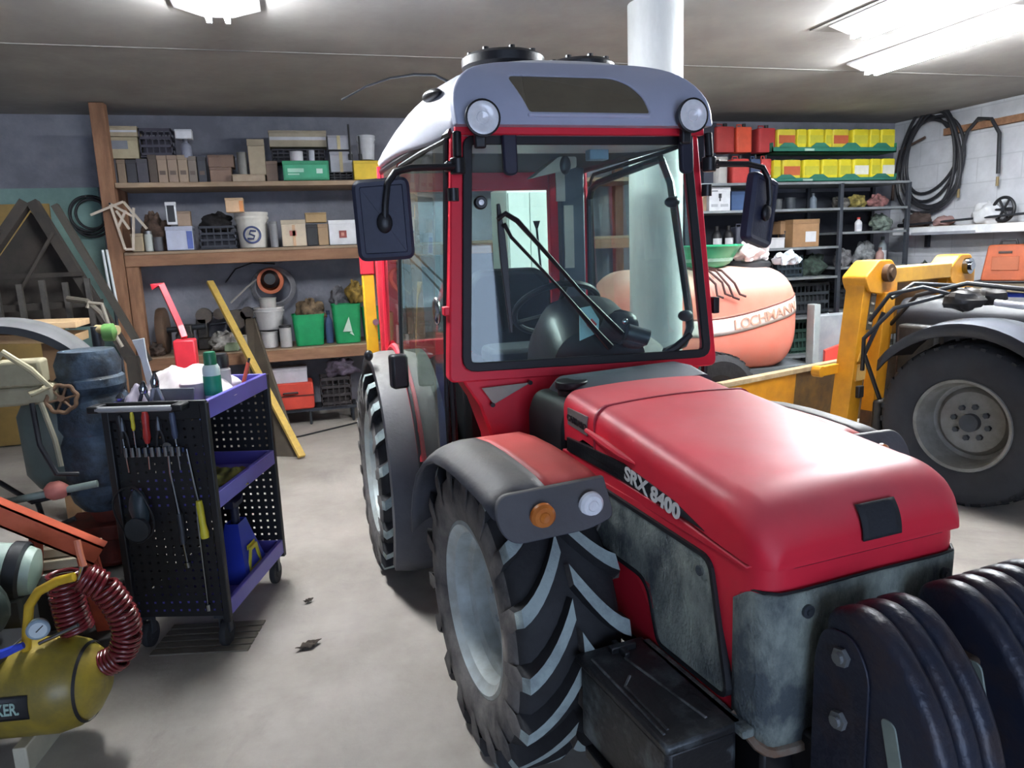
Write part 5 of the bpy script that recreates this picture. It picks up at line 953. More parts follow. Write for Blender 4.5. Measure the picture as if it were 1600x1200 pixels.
# ---------------------------------------------------------------- small things on the floor
g = G(); g.tube([(-.55, 6.2, .008), (-.1, 6.35, .008), (.3, 6.6, .008), (.45, 6.7, .008)], .008, n=6); g.build('floor_cable', blk_p, None, label='thin black cable lying on the floor behind the tractor wheel', cat='cable')
for i, (x, y, s_, lab) in enumerate(((-.085, 2.78, .05, 'crumpled dark leaf on the floor beside the tool trolley, the larger one'), (-.08, 3.17, .022, 'tiny dark leaf scrap on the floor behind the larger leaf'))):
    g = G(); g.grid(lambda a, b: ((a-.5)*2*s_*(1.1-.5*abs(b-.5)*2), (b-.5)*s_*1.1*(1-.6*abs(a-.5)*2), .006+.012*abs(sin(7*a+3*b))), 10, 8); g.build('dry_leaf', mat('leaf_brown', '#4a4038', .9), None, label=lab, cat='leaf', loc=(x, y, 0), rz=.4, solid=.002)
ITEMS = [
 ('carton', 'file_box', 'box', -1.405, 6.95, 2.16, 0.076, 0.08, 0.194, '#4a484c', 'dark file box at the left end of the top wooden shelf', '', 0),
 ('carton', 'file_box', 'box', -1.331, 6.95, 2.16, 0.062, 0.08, 0.189, '#8d7a66', 'tan file box between dark ones at the left end of the top wooden shelf', '', 0),
 ('carton', 'file_box', 'box', -1.256, 6.95, 2.16, 0.077, 0.08, 0.189, '#3b3a40', 'black file box second right of the tan one on the top wooden shelf', '', 0),
 ('carton', 'file_box', 'box', -1.172, 6.95, 2.16, 0.083, 0.08, 0.196, '#55525a', 'grey file box under the dark crate on the top wooden shelf', '', 0),
 ('carton', 'file_box', 'box', -1.091, 6.95, 2.16, 0.064, 0.08, 0.227, '#5d5048', 'narrow brown framed box left of the row of tan boxes', '', 0),
 ('carton', 'storage_box', 'box', -1.018, 6.95, 2.16, 0.074, 0.08, 0.222, '#ab9480', 'first of the four tan upright boxes on the top wooden shelf', 'p', 0),
 ('carton', 'storage_box', 'box', -0.938, 6.95, 2.16, 0.075, 0.08, 0.223, '#a8917f', 'second of the four tan upright boxes on the top wooden shelf', 'p', 0),
 ('carton', 'storage_box', 'box', -0.858, 6.95, 2.16, 0.075, 0.08, 0.224, '#b09a84', 'third of the four tan upright boxes on the top wooden shelf', 'p', 0),
 ('carton', 'storage_box', 'box', -0.784, 6.95, 2.16, 0.066, 0.08, 0.214, '#8f8378', 'fourth, greyest of the four tan upright boxes on the top wooden shelf', 'p', 0),
 ('carton', 'binder', 'box', -0.709, 6.95, 2.16, 0.066, 0.08, 0.21, '#45454d', 'dark binder right of the four tan upright boxes', 'p', 0),
 ('carton', 'carton', 'carton', -1.32, 6.95, 2.36, 0.272, 0.21760000000000002, 0.167, '#b0a487', 'tan carton with grey patch, lower of the pair at the top left of the shelf', 'g', 0),
 ('carton', 'carton', 'carton', -1.302, 6.95, 2.535, 0.248, 0.19840000000000002, 0.08, '#a99c84', 'flat carton with shiny tape, topmost at the left post of the shelf', 't', 0),
 ('crate', 'plastic_crate', 'crate', -1.045, 6.95, 2.37, 0.25, 0.19999999999999993, 0.225, '#3c3a48', 'dark plastic crate stacked on the file boxes of the top shelf', '', 0),
 ('carton', 'white_carton', 'carton', -0.826, 6.95, 2.52, 0.129, 0.10320000000000001, 0.072, '#e6e8ee', 'small white carton tilted high on the top wooden shelf', '', 0),
 ('bottle', 'grey_bottle', 'bottle', -0.82, 6.95, 2.365, 0.09, 0.08, 0.155, '#8d90a0', 'grey plastic bottle under the tilted white carton', '', 0),
 ('carton', 'carton', 'carton', -0.563, 6.95, 2.16, 0.174, 0.13920000000000005, 0.122, '#8f7361', 'brown carton, lower of the pair in the middle of the top wooden shelf', '', 0),
 ('carton', 'carton', 'carton', -0.552, 6.95, 2.285, 0.205, 0.16400000000000003, 0.1, '#7f6656', 'brown lidded carton, upper of the pair in the middle of the top wooden shelf', '', 0),
 ('carton', 'carton', 'carton', -0.337, 6.9, 2.16, 0.266, 0.21280000000000002, 0.058, '#b5a189', 'flat tan carton carrying the tall tan one on the top wooden shelf', '', 0),
 ('can', 'metal_tin', 'tin', -0.382, 6.95, 2.22, 0.083, 0.08, 0.191, '#8e8c86', 'tall grey metal tin left of the tall tan carton', '', 0),
 ('carton', 'carton', 'carton', -0.258, 6.95, 2.22, 0.137, 0.10960000000000002, 0.266, '#b3a58c', 'tall tan carton with open top on the top wooden shelf', 'f', 0),
 ('carton', 'carton', 'carton', -0.142, 6.95, 2.16, 0.096, 0.08, 0.172, '#8d7666', 'small brown carton left of the green box', '', 0),
 ('carton', 'green_box', 'box', 0.143, 6.85, 2.16, 0.386, 0.3088, 0.161, '#2f9068', 'flat green box with pale lettering on the top wooden shelf', 'G', 0),
 ('carton', 'carton', 'carton', 0.099, 7.0, 2.46, 0.488, 0.25, 0.135, '#a59a86', 'long tan carton lying high above the green box', 't', 0),
 ('crate', 'plastic_crate', 'crate', 0.094, 7.05, 2.335, 0.461, 0.25, 0.11, '#34333c', 'low dark crate between the green box and the long tan carton', '', 0),
 ('can', 'white_tub', 'tub', 0.073, 6.85, 2.325, 0.117, 0.09360000000000002, 0.079, '#c9c9cf', 'larger white tub standing on the green box', '', 0),
 ('can', 'white_tub', 'tub', 0.201, 6.85, 2.325, 0.054, 0.08, 0.091, '#b9bcc6', 'small white tub standing on the green box', '', 0),
 ('carton', 'grey_box', 'box', 0.453, 6.95, 2.235, 0.19, 0.15200000000000005, 0.176, '#a9abb6', 'light grey box with tape right of the green box, lower of two', 't', 0),
 ('carton', 'grey_box', 'box', 0.444, 6.95, 2.43, 0.188, 0.15040000000000006, 0.119, '#a2a4ae', 'light grey box right of the long tan carton, upper of two', 't', 0),
 ('crate', 'plastic_crate', 'crate', 0.438, 6.95, 2.16, 0.223, 0.17840000000000003, 0.077, '#2f2e36', 'low black tray under the grey boxes on the top wooden shelf', '', 0),
 ('carton', 'yellow_box', 'box', 0.661, 6.85, 2.16, 0.219, 0.1752, 0.16, '#e8c437', 'bright yellow box at the cab end of the top wooden shelf', '', 0),
 ('bucket', 'white_bin', 'bin', 0.687, 6.95, 2.345, 0.17, 0.13600000000000004, 0.21, '#c3c6cc', 'white bin standing above the yellow box', '', 0),
 ('rod', 'black_rod', 'rod', 0.537, 6.9, 2.36, 0.028, 0.08, 0.282, '#1d1e22', 'shorter of two black rods standing at the cab end of the shelf', '', 0),
 ('rod', 'black_rod', 'rod', 0.622, 6.9, 2.36, 0.023, 0.08, 0.184, '#1d1e22', 'longer of two black rods standing at the cab end of the shelf', '', 0),
 ('lump', 'crumpled_sack', 'sack', -1.17, 7.1, 1.6, 0.221, 0.2, 0.305, '#7d6557', 'brown crumpled sack at the left of the middle wooden shelf', '', 0),
 ('carton', 'carton', 'carton', -1.264, 6.85, 1.6, 0.091, 0.08, 0.146, '#a8977d', 'small tan carton below the crumpled sack', '', 0),
 ('jar', 'clear_jar', 'jar', -1.18, 6.85, 1.6, 0.064, 0.08, 0.167, '#b8bdb8', 'clear glass jar beside the small tan carton', '', 0),
 ('can', 'metal_tin', 'tin', -1.107, 6.85, 1.6, 0.078, 0.08, 0.115, '#55565c', 'short dark tin between clear jar and white blue box', '', 0),
 ('carton', 'white_box', 'box', -0.934, 6.85, 1.6, 0.209, 0.16720000000000007, 0.195, '#c5cbe0', 'white box with blue side on the middle wooden shelf', 'b', 0),
 ('carton', 'carton', 'carton', -0.89, 6.9, 1.8, 0.105, 0.08399999999999999, 0.121, '#a28a76', 'small kraft carton on the white and blue box', '', 0),
 ('carton', 'framed_panel', 'panel', -0.97, 6.8, 1.81, 0.079, 0.03, 0.181, '#e8e9ee', 'white framed black panel propped on the white and blue box', 'k', 0),
 ('crate', 'plastic_crate', 'crate', -0.632, 6.85, 1.6, 0.296, 0.23680000000000004, 0.187, '#2b2e3a', 'navy blue lattice crate on the middle wooden shelf', '', 0),
 ('lump', 'tangled_cables', 'cables', -0.641, 6.95, 1.73, 0.257, 0.2, 0.167, '#2e2a2c', 'dark tangled cables heaped in the navy crate', '', 0),
 ('bucket', 'white_bucket', 'bucket', -0.352, 6.85, 1.6, 0.282, 0.22560000000000002, 0.302, '#d6d2c9', 'white bucket with round blue emblem on the middle wooden shelf', 'L', 0),
 ('carton', 'carton', 'carton', -0.466, 6.75, 1.897, 0.142, 0.11360000000000002, 0.115, '#dcb893', 'cream and orange carton resting on the rim of the white bucket', 'o', 0),
 ('can', 'metal_tin', 'tin', -0.174, 6.85, 1.6, 0.069, 0.08, 0.218, '#8f9094', 'grey tin beside the white bucket', '', 0),
 ('carton', 'carton', 'carton', -0.005, 6.85, 1.6, 0.205, 0.16400000000000003, 0.224, '#cbbca4', 'cream carton with red mark on the middle wooden shelf', 'r', 0),
 ('carton', 'black_box', 'box', 0.148, 6.85, 1.6, 0.093, 0.08, 0.182, '#1b1b1f', 'narrow black box between two cartons of the middle wooden shelf', '', 0),
 ('carton', 'carton', 'carton', 0.243, 6.85, 1.6, 0.088, 0.08, 0.183, '#9c8060', 'tan upright carton right of the narrow black box', '', 0),
 ('carton', 'carton', 'carton', 0.192, 6.85, 1.8, 0.18, 0.144, 0.082, '#a4885e', 'flat tan carton lying across the black box and tan carton', '', 0),
 ('carton', 'white_box', 'box', 0.411, 6.85, 1.6, 0.234, 0.18720000000000003, 0.212, '#e3e4e8', 'white box with small red emblem at the mirror end of the shelf', 'R', 0),
 ('bucket', 'white_bucket', 'bucket', -0.284, 6.95, 0.87, 0.267, 0.2136, 0.2, '#c9c7c6', 'larger white bucket stacked on a tub on the lower wooden shelf', '', 0),
 ('can', 'white_tub', 'tub', -0.295, 6.9, 0.715, 0.152, 0.1216, 0.143, '#c6c4c4', 'white tub carrying the larger bucket on the lower wooden shelf', '', 0),
 ('can', 'white_tub', 'tub', -0.284, 6.95, 1.06, 0.152, 0.1216, 0.096, '#b9b5b0', 'pale tub on top of the stacked white bucket', '', 0),
 ('can', 'white_tub', 'tub', -0.154, 6.85, 0.715, 0.109, 0.0872, 0.194, '#b3b1b1', 'white tub with dark lid left of the first green bin', 'K', 0),
 ('can', 'white_tub', 'tub', -0.41, 6.85, 0.715, 0.069, 0.08, 0.102, '#c9c9c9', 'tiny white tub left of the stacked bucket', '', 0),
 ('can', 'white_tub', 'tub', -0.501, 6.9, 0.715, 0.096, 0.08, 0.125, '#a7a39d', 'small grey-white tub beside the tiny white one', '', 0),
 ('bin', 'green_bin', 'bin', 0.052, 6.85, 0.715, 0.282, 0.22560000000000002, 0.281, '#129a5c', 'plain green bin with brown scraps on the lower wooden shelf', '', 0),
 ('bin', 'green_bin', 'bin', 0.393, 6.85, 0.715, 0.256, 0.2048, 0.354, '#119658', 'green bin with pale triangle mark on the lower wooden shelf', 'T', 0),
 ('bin', 'green_bin', 'bin', 0.635, 6.95, 0.715, 0.194, 0.15519999999999998, 0.309, '#0f8a52', 'green bin half hidden behind the yellow lift mast', '', 0),
 ('lump', 'brown_offcuts', 'scraps', 0.07, 6.9, 0.93, 0.25, 0.15, 0.183, '#8a7358', 'brown scraps heaped in the plain green bin', '', 0),
 ('bottle', 'blue_bottle', 'bottle', 0.233, 6.95, 0.715, 0.068, 0.08, 0.298, '#5a6f9e', 'blue bottle between the two green bins', '', 0),
 ('lump', 'yellow_flower_bunch', 'flowers', 0.487, 6.9, 1.07, 0.161, 0.14, 0.185, '#a8893f', 'dry yellow flower bunch in the green bin with the triangle', '', 0),
 ('lump', 'plastic_wrap', 'wrap', 0.352, 7.05, 1.02, 0.174, 0.15, 0.188, '#8f8d93', 'greyish plastic wrap behind the green bins', '', 0),
 ('lump', 'white_rag', 'rag', -0.663, 6.85, 0.715, 0.292, 0.2, 0.151, '#c4c0ba', 'crumpled white rag on the lower wooden shelf', '', 0),
 ('carton', 'carton', 'carton', -0.617, 6.85, 0.715, 0.116, 0.0928, 0.073, '#8a9a7c', 'small green-grey carton under the white rag', '', 0),
 ('lump', 'scrap_iron', 'scrap', -1.007, 6.84, 0.715, 0.162, 0.14, 0.181, '#3a3432', 'heap of dark scrap iron left of the white rag', '', 0),
 ('lump', 'rusty_parts', 'parts', -1.224, 6.84, 0.715, 0.139, 0.12, 0.109, '#5a4a42', 'small heap of rusty parts at the wooden post', '', 0),
 ('case', 'red_case', 'case', -0.155, 6.75, 0.16, 0.398, 0.25, 0.243, '#c8402f', 'long red plastic case on the floor below the wooden shelf', '', 0),
 ('carton', 'grey_box', 'box', -0.176, 6.78, 0.375, 0.353, 0.25, 0.149, '#b9b4bd', 'pale grey box lying on the red case', '', 0),
 ('crate', 'wire_crate', 'crate', 0.242, 6.75, 0.16, 0.27, 0.25, 0.258, '#2c2628', 'dark wire crate below the wooden shelf', '', 0),
 ('lump', 'purple_rag', 'rag', 0.294, 6.75, 0.42, 0.275, 0.2, 0.146, '#574c5c', 'purple rag heaped on the dark wire crate', '', 0),
 ('canister', 'red_canister', 'canister', 4.208, 6.75, 2.375, 0.209, 0.1671999999999997, 0.287, '#b23a38', 'dark red canister left in the upper row on the metal shelf', '', 0),
 ('canister', 'red_canister', 'canister', 4.422, 6.75, 2.375, 0.176, 0.14080000000000012, 0.283, '#e0583c', 'orange red canister second in the upper row on the metal shelf', '', 0),
 ('canister', 'red_canister', 'canister', 4.685, 6.75, 2.375, 0.201, 0.16079999999999972, 0.273, '#b8393b', 'red canister nearest the yellow oil cans, upper row', '', 0),
 ('canister', 'red_canister', 'canister', 4.389, 6.75, 2.07, 0.199, 0.1592000000000006, 0.28, '#cf4844', 'red canister in the lower row beside the silver tin', '', 0),
 ('canister', 'red_canister', 'canister', 4.682, 6.75, 2.07, 0.121, 0.09680000000000036, 0.278, '#c0413e', 'narrow red canister in the lower row beside the blue one', '', 0),
 ('can', 'silver_tin', 'tin', 4.176, 6.75, 2.07, 0.167, 0.13359999999999986, 0.26, '#c6c4c0', 'silver tin in the lower row of the red canisters', '', 0),
 ('canister', 'blue_canister', 'canister', 4.559, 6.75, 2.07, 0.112, 0.08960000000000008, 0.276, '#3d5074', 'dark blue canister between two red ones', '', 0),
 ('carton', 'dark_box', 'box', 4.06, 6.8, 2.07, 0.137, 0.10959999999999966, 0.59, '#2c3040', 'tall dark blue box at the mirror end of the metal shelf', '', 0),
 ('oil', 'yellow_oil_can', 'can', 4.892, 6.72, 2.42, 0.219, 0.14, 0.188, '#d9c83a', 'yellow oil can, first from the red canisters in the upper green tray', 'r', 0),
 ('oil', 'yellow_oil_can', 'can', 5.074, 6.72, 2.42, 0.115, 0.14, 0.189, '#e3d42c', 'yellow oil can, second from the red canisters in the upper green tray', '', 0),
 ('oil', 'yellow_oil_can', 'can', 5.248, 6.72, 2.42, 0.186, 0.14, 0.19, '#e3d42c', 'yellow oil can, third from the red canisters in the upper green tray', '', 0),
 ('oil', 'yellow_oil_can', 'can', 5.396, 6.72, 2.42, 0.078, 0.14, 0.191, '#e3d42c', 'yellow oil can, fourth from the red canisters in the upper green tray', '', 0),
 ('oil', 'yellow_oil_can', 'can', 5.546, 6.72, 2.42, 0.206, 0.14, 0.191, '#d9c83a', 'yellow oil can, fifth from the red canisters in the upper green tray', 'r', 0),
 ('oil', 'yellow_oil_can', 'can', 5.797, 6.72, 2.42, 0.201, 0.14, 0.194, '#e3d42c', 'yellow oil can, sixth from the red canisters in the upper green tray', '', 0),
 ('oil', 'yellow_oil_can', 'can', 5.972, 6.72, 2.42, 0.114, 0.14, 0.195, '#e3d42c', 'yellow oil can, seventh from the red canisters in the upper green tray', '', 0),
 ('oil', 'yellow_oil_can', 'can', 6.145, 6.72, 2.42, 0.181, 0.14, 0.196, '#e3d42c', 'yellow oil can, eighth from the red canisters in the upper green tray', '', 0),
 ('oil', 'yellow_oil_can', 'can', 4.79, 6.72, 2.105, 0.09, 0.14, 0.202, '#e3d42c', 'yellow oil can, first from the red canisters in the lower green tray', '', 0),
 ('oil', 'yellow_oil_can', 'can', 4.962, 6.72, 2.105, 0.222, 0.14, 0.203, '#d9c83a', 'yellow oil can, second from the red canisters in the lower green tray', 'r', 0),
 ('oil', 'yellow_oil_can', 'can', 5.204, 6.72, 2.105, 0.203, 0.14, 0.204, '#e3d42c', 'yellow oil can, third from the red canisters in the lower green tray', '', 0),
 ('oil', 'yellow_oil_can', 'can', 5.428, 6.72, 2.105, 0.198, 0.14, 0.207, '#e3d42c', 'yellow oil can, fourth from the red canisters in the lower green tray', '', 0),
 ('oil', 'yellow_oil_can', 'can', 5.619, 6.72, 2.105, 0.152, 0.14, 0.208, '#e3d42c', 'yellow oil can, fifth from the red canisters in the lower green tray', '', 0),
 ('oil', 'yellow_oil_can', 'can', 5.821, 6.72, 2.105, 0.204, 0.14, 0.209, '#e3d42c', 'yellow oil can, sixth from the red canisters in the lower green tray', 'w', 0),
 ('oil', 'yellow_oil_can', 'can', 6.004, 6.72, 2.105, 0.115, 0.14, 0.211, '#e3d42c', 'yellow oil can, seventh from the red canisters in the lower green tray', '', 0),
 ('oil', 'yellow_oil_can', 'can', 6.166, 6.72, 2.105, 0.175, 0.14, 0.212, '#e3d42c', 'yellow oil can, eighth from the red canisters in the lower green tray', 'w', 0),
 ('tray', 'green_tray', 'tray', 5.474, 6.7, 2.365, 1.529, 0.28, 0.096, '#2f7d66', 'long green tray under the upper row of yellow oil cans', '', 0),
 ('tray', 'green_tray', 'tray', 5.473, 6.7, 2.07, 1.57, 0.28, 0.078, '#2c7460', 'long green tray under the lower row of yellow oil cans', '', 0),
 ('carton', 'carton', 'carton', 3.957, 6.75, 1.8, 0.122, 0.09759999999999991, 0.238, '#8f7760', 'brown carton half hidden beside the printed white box', '', 0),
 ('carton', 'white_box', 'box', 4.116, 6.7, 1.8, 0.239, 0.19120000000000026, 0.231, '#e2e4e8', 'white box printed with a small dark lamp picture', 'B', 0),
 ('carton', 'blue_box', 'box', 4.366, 6.75, 1.8, 0.171, 0.13680000000000023, 0.19, '#3a5580', 'blue box beside the printed white box', '', 0),
 ('bottle', 'grey_bottle', 'bottle', 5.324, 6.8, 1.8, 0.072, 0.08, 0.165, '#6b7784', 'grey bottle on the second metal shelf board', '', 0),
 ('can', 'dark_tin', 'tin', 4.853, 6.75, 1.8, 0.092, 0.08, 0.109, '#4a4d50', 'short dark tin on the second metal shelf board', '', 0),
 ('can', 'dark_tin', 'tin', 5.044, 6.8, 1.8, 0.109, 0.0872, 0.124, '#3b4148', 'wider dark tin on the second metal shelf board', '', 0),
 ('lump', 'garden_clutter', 'clutter', 5.655, 6.75, 1.8, 0.187, 0.15, 0.12, '#6d6a66', 'grey clutter heap on the second board of the end bay', '', 0),
 ('lump', 'yellow_flower_pot', 'clutter', 5.866, 6.75, 1.8, 0.223, 0.15, 0.127, '#9c8d4a', 'yellowish clutter heap on the second board of the end bay', '', 0),
 ('lump', 'pink_rags', 'rag', 6.128, 6.75, 1.8, 0.234, 0.15, 0.128, '#9c6a68', 'pinkish rags on the second board of the end bay', '', 0),
 ('bottle', 'black_bottle', 'bottle', 4.14, 6.75, 1.41, 0.103, 0.0823999999999998, 0.243, '#1c1d22', 'first black bottle with white label, third metal shelf board', 'W', 0),
 ('bottle', 'black_bottle', 'bottle', 4.276, 6.75, 1.41, 0.097, 0.08, 0.245, '#1e1c20', 'second black bottle with white label, third metal shelf board', 'W', 0),
 ('canister', 'grey_canister', 'canister', 4.47, 6.8, 1.41, 0.182, 0.1456000000000003, 0.267, '#4b4d5c', 'grey canister between the black bottles and mirror', '', 0),
 ('carton', 'white_box', 'box', 4.78, 6.7, 1.41, 0.207, 0.1656000000000006, 0.104, '#d5d5d8', 'low white box left of the labelled carton', '', 0),
 ('carton', 'carton', 'carton', 5.03, 6.85, 1.55, 0.181, 0.14480000000000004, 0.133, '#a17f5e', 'small tan carton leaning behind the labelled carton', '', 0),
 ('can', 'dark_tin', 'tin', 5.016, 6.85, 1.41, 0.11, 0.08799999999999955, 0.174, '#3a3436', 'dark tin carrying the small tan carton', '', 0),
 ('carton', 'carton', 'carton', 5.158, 6.72, 1.41, 0.323, 0.25839999999999963, 0.283, '#a5805c', 'brown carton with white label on the third metal shelf board', 'w', 0),
 ('bottle', 'spray_bottle', 'bottle', 5.845, 6.72, 1.55, 0.074, 0.08, 0.148, '#e2e2e6', 'white bottle with red cap on the third board of the end bay', 'Q', 0),
 ('lump', 'leaf_bag', 'bag', 6.197, 6.75, 1.55, 0.262, 0.15, 0.164, '#7c8a80', 'greyish green bag on the third board of the end bay', '', 0),
 ('lump', 'grey_rag', 'rag', 5.712, 6.75, 1.185, 0.198, 0.15, 0.17, '#7d7c80', 'grey rag on the fourth board of the end bay', '', 0),
 ('lump', 'grey_bag', 'bag', 6.017, 6.78, 1.185, 0.245, 0.15, 0.235, '#8b8f92', 'larger grey bag on the fourth board of the end bay', '', 0),
 ('bottle', 'pink_bottle', 'bottle', 6.145, 6.72, 1.185, 0.085, 0.08, 0.186, '#b08a84', 'pinkish bottle on the fourth board of the end bay', '', 0),
 ('bottle', 'clear_bottle', 'bottle', 6.294, 6.85, 1.185, 0.087, 0.08, 0.302, '#8d979c', 'pale slim bottle behind the pinkish one', 'W', 0),
 ('crate', 'dark_crate', 'crate', 4.999, 6.75, 1.1, 0.315, 0.25200000000000033, 0.221, '#22303a', 'dark teal crate on the fourth metal shelf board', '', 0),
 ('lump', 'green_netting', 'netting', 5.35, 6.75, 1.1, 0.275, 0.18, 0.217, '#3a4c44', 'dark green netting on the fourth metal shelf board', '', 0),
 ('crate', 'dark_crate', 'crate', 4.669, 6.8, 1.1, 0.31, 0.2479999999999997, 0.213, '#1f2024', 'black crate behind the white rags on the fourth metal shelf board', '', 0),
 ('crate', 'dark_crate', 'crate', 4.565, 6.78, 0.685, 0.386, 0.30880000000000013, 0.235, '#1d2026', 'black crate low on the metal shelf behind the tank sprayer', '', 0),
 ('crate', 'dark_crate', 'crate', 5.268, 6.78, 0.685, 0.519, 0.32, 0.331, '#2a3036', 'wide dark crate on the fifth metal shelf board', '', 0),
 ('crate', 'dark_crate', 'crate', 5.301, 6.78, 0.275, 0.502, 0.32, 0.353, '#26463c', 'dark green crate near the floor of the metal shelf', '', 0),
 ('crate', 'dark_crate', 'crate', 5.828, 6.78, 0.725, 0.336, 0.26880000000000026, 0.281, '#20242a', 'small dark crate in the end bay, second board from the floor', '', 0),
 ('crate', 'dark_crate', 'crate', 6.048, 6.78, 0.275, 0.727, 0.32, 0.398, '#33302c', 'dark crate lowest in the end bay of the metal shelf', '', 0),
]
# ---------------------------------------------------------------- shelves
wood = mat('shelf_timber', '#9a7256', .75, c2='#70503a', scale=3, amt=.7, stretch=(1, 6, 6), bump=.1)
woodv = mat('shelf_timber_post', '#9a7155', .75, c2='#6a4a36', scale=3, amt=.7, stretch=(6, 6, 1), bump=.1)
woodl = mat('shelf_board_pale', '#a8917a', .75, c2='#7c6753', scale=3, amt=.6, stretch=(1, 6, 6))
sh = T('wooden_shelf', 'rough timber wall shelf with three boards full of boxes', 'shelf', (.9, 7.1, 0), world=True)
def bbp(a, b, m_, nm, par, bev=.004): g = G(); g.bb(a, b); return g.build(nm, m_, par, bevel=bev)
bbp((-1.485, 6.82, 0), (-1.375, 6.93, 2.775), woodv, 'post', sh); bbp((-1.37, 6.83, 0), (-1.275, 6.93, 1.505), woodv, 'post', sh)
for x in (1.0, 3.25): bbp((x, 6.84, 0), (x+.10, 6.93, 2.55), woodv, 'post', sh)
for x in (-1.48, 1.0, 3.25): bbp((x, 7.30, 0), (x+.09, 7.385, 2.3), woodv, 'rear_post', sh)
bbp((-1.37, 6.83, 2.115), (3.35, 7.385, 2.155), woodl, 'shelf_board', sh); 
bbp((-1.37, 6.83, 1.57), (3.35, 7.385, 1.595), woodl, 'shelf_board', sh); bbp((-1.37, 6.82, 1.475), (3.35, 6.86, 1.57), wood, 'shelf_beam', sh)
bbp((-1.275, 6.80, .685), (3.35, 7.385, .71), woodl, 'shelf_board', sh); bbp((-1.275, 6.78, .60), (3.35, 6.82, .70), wood, 'shelf_beam', sh)
mt = mat('shelf_steel', '#3f444c', .5, metal=.3, c2='#2c2f36'); mb = mat('shelf_board_steel', '#8d9296', .5, metal=.3, c2='#5f6468', scale=5)
ms = T('metal_shelf', 'dark steel shelving with grey boards in the corner by the block wall', 'shelf', (5.1, 6.9, 0), world=True)
for x, zt in ((3.70, 2.05), (5.50, 2.05), (6.36, 2.05)):
    for y in (6.63, 7.15): bbp((x-.02, y-.02, 0), (x+.02, y+.02, zt), mt, 'shelf_post', ms, .002)
for x0, x1, z in ((3.7, 6.36, 2.04), (3.7, 5.48, 1.775), (3.7, 5.48, 1.385), (3.7, 5.48, 1.075), (3.7, 5.48, .66), (3.7, 5.48, .25), (5.52, 6.36, 1.775), (5.52, 6.36, 1.525), (5.52, 6.36, 1.16), (5.52, 6.36, .70), (5.52, 6.36, .25)):
    bbp((x0, 6.61, z), (x1, 7.18, z+.025), mb, 'shelf_board', ms, .002)
bbp((3.7, 7.17, .2), (6.36, 7.18, 2.0), pm('#2b2e38', .8), 'back_panel', ms, .001)
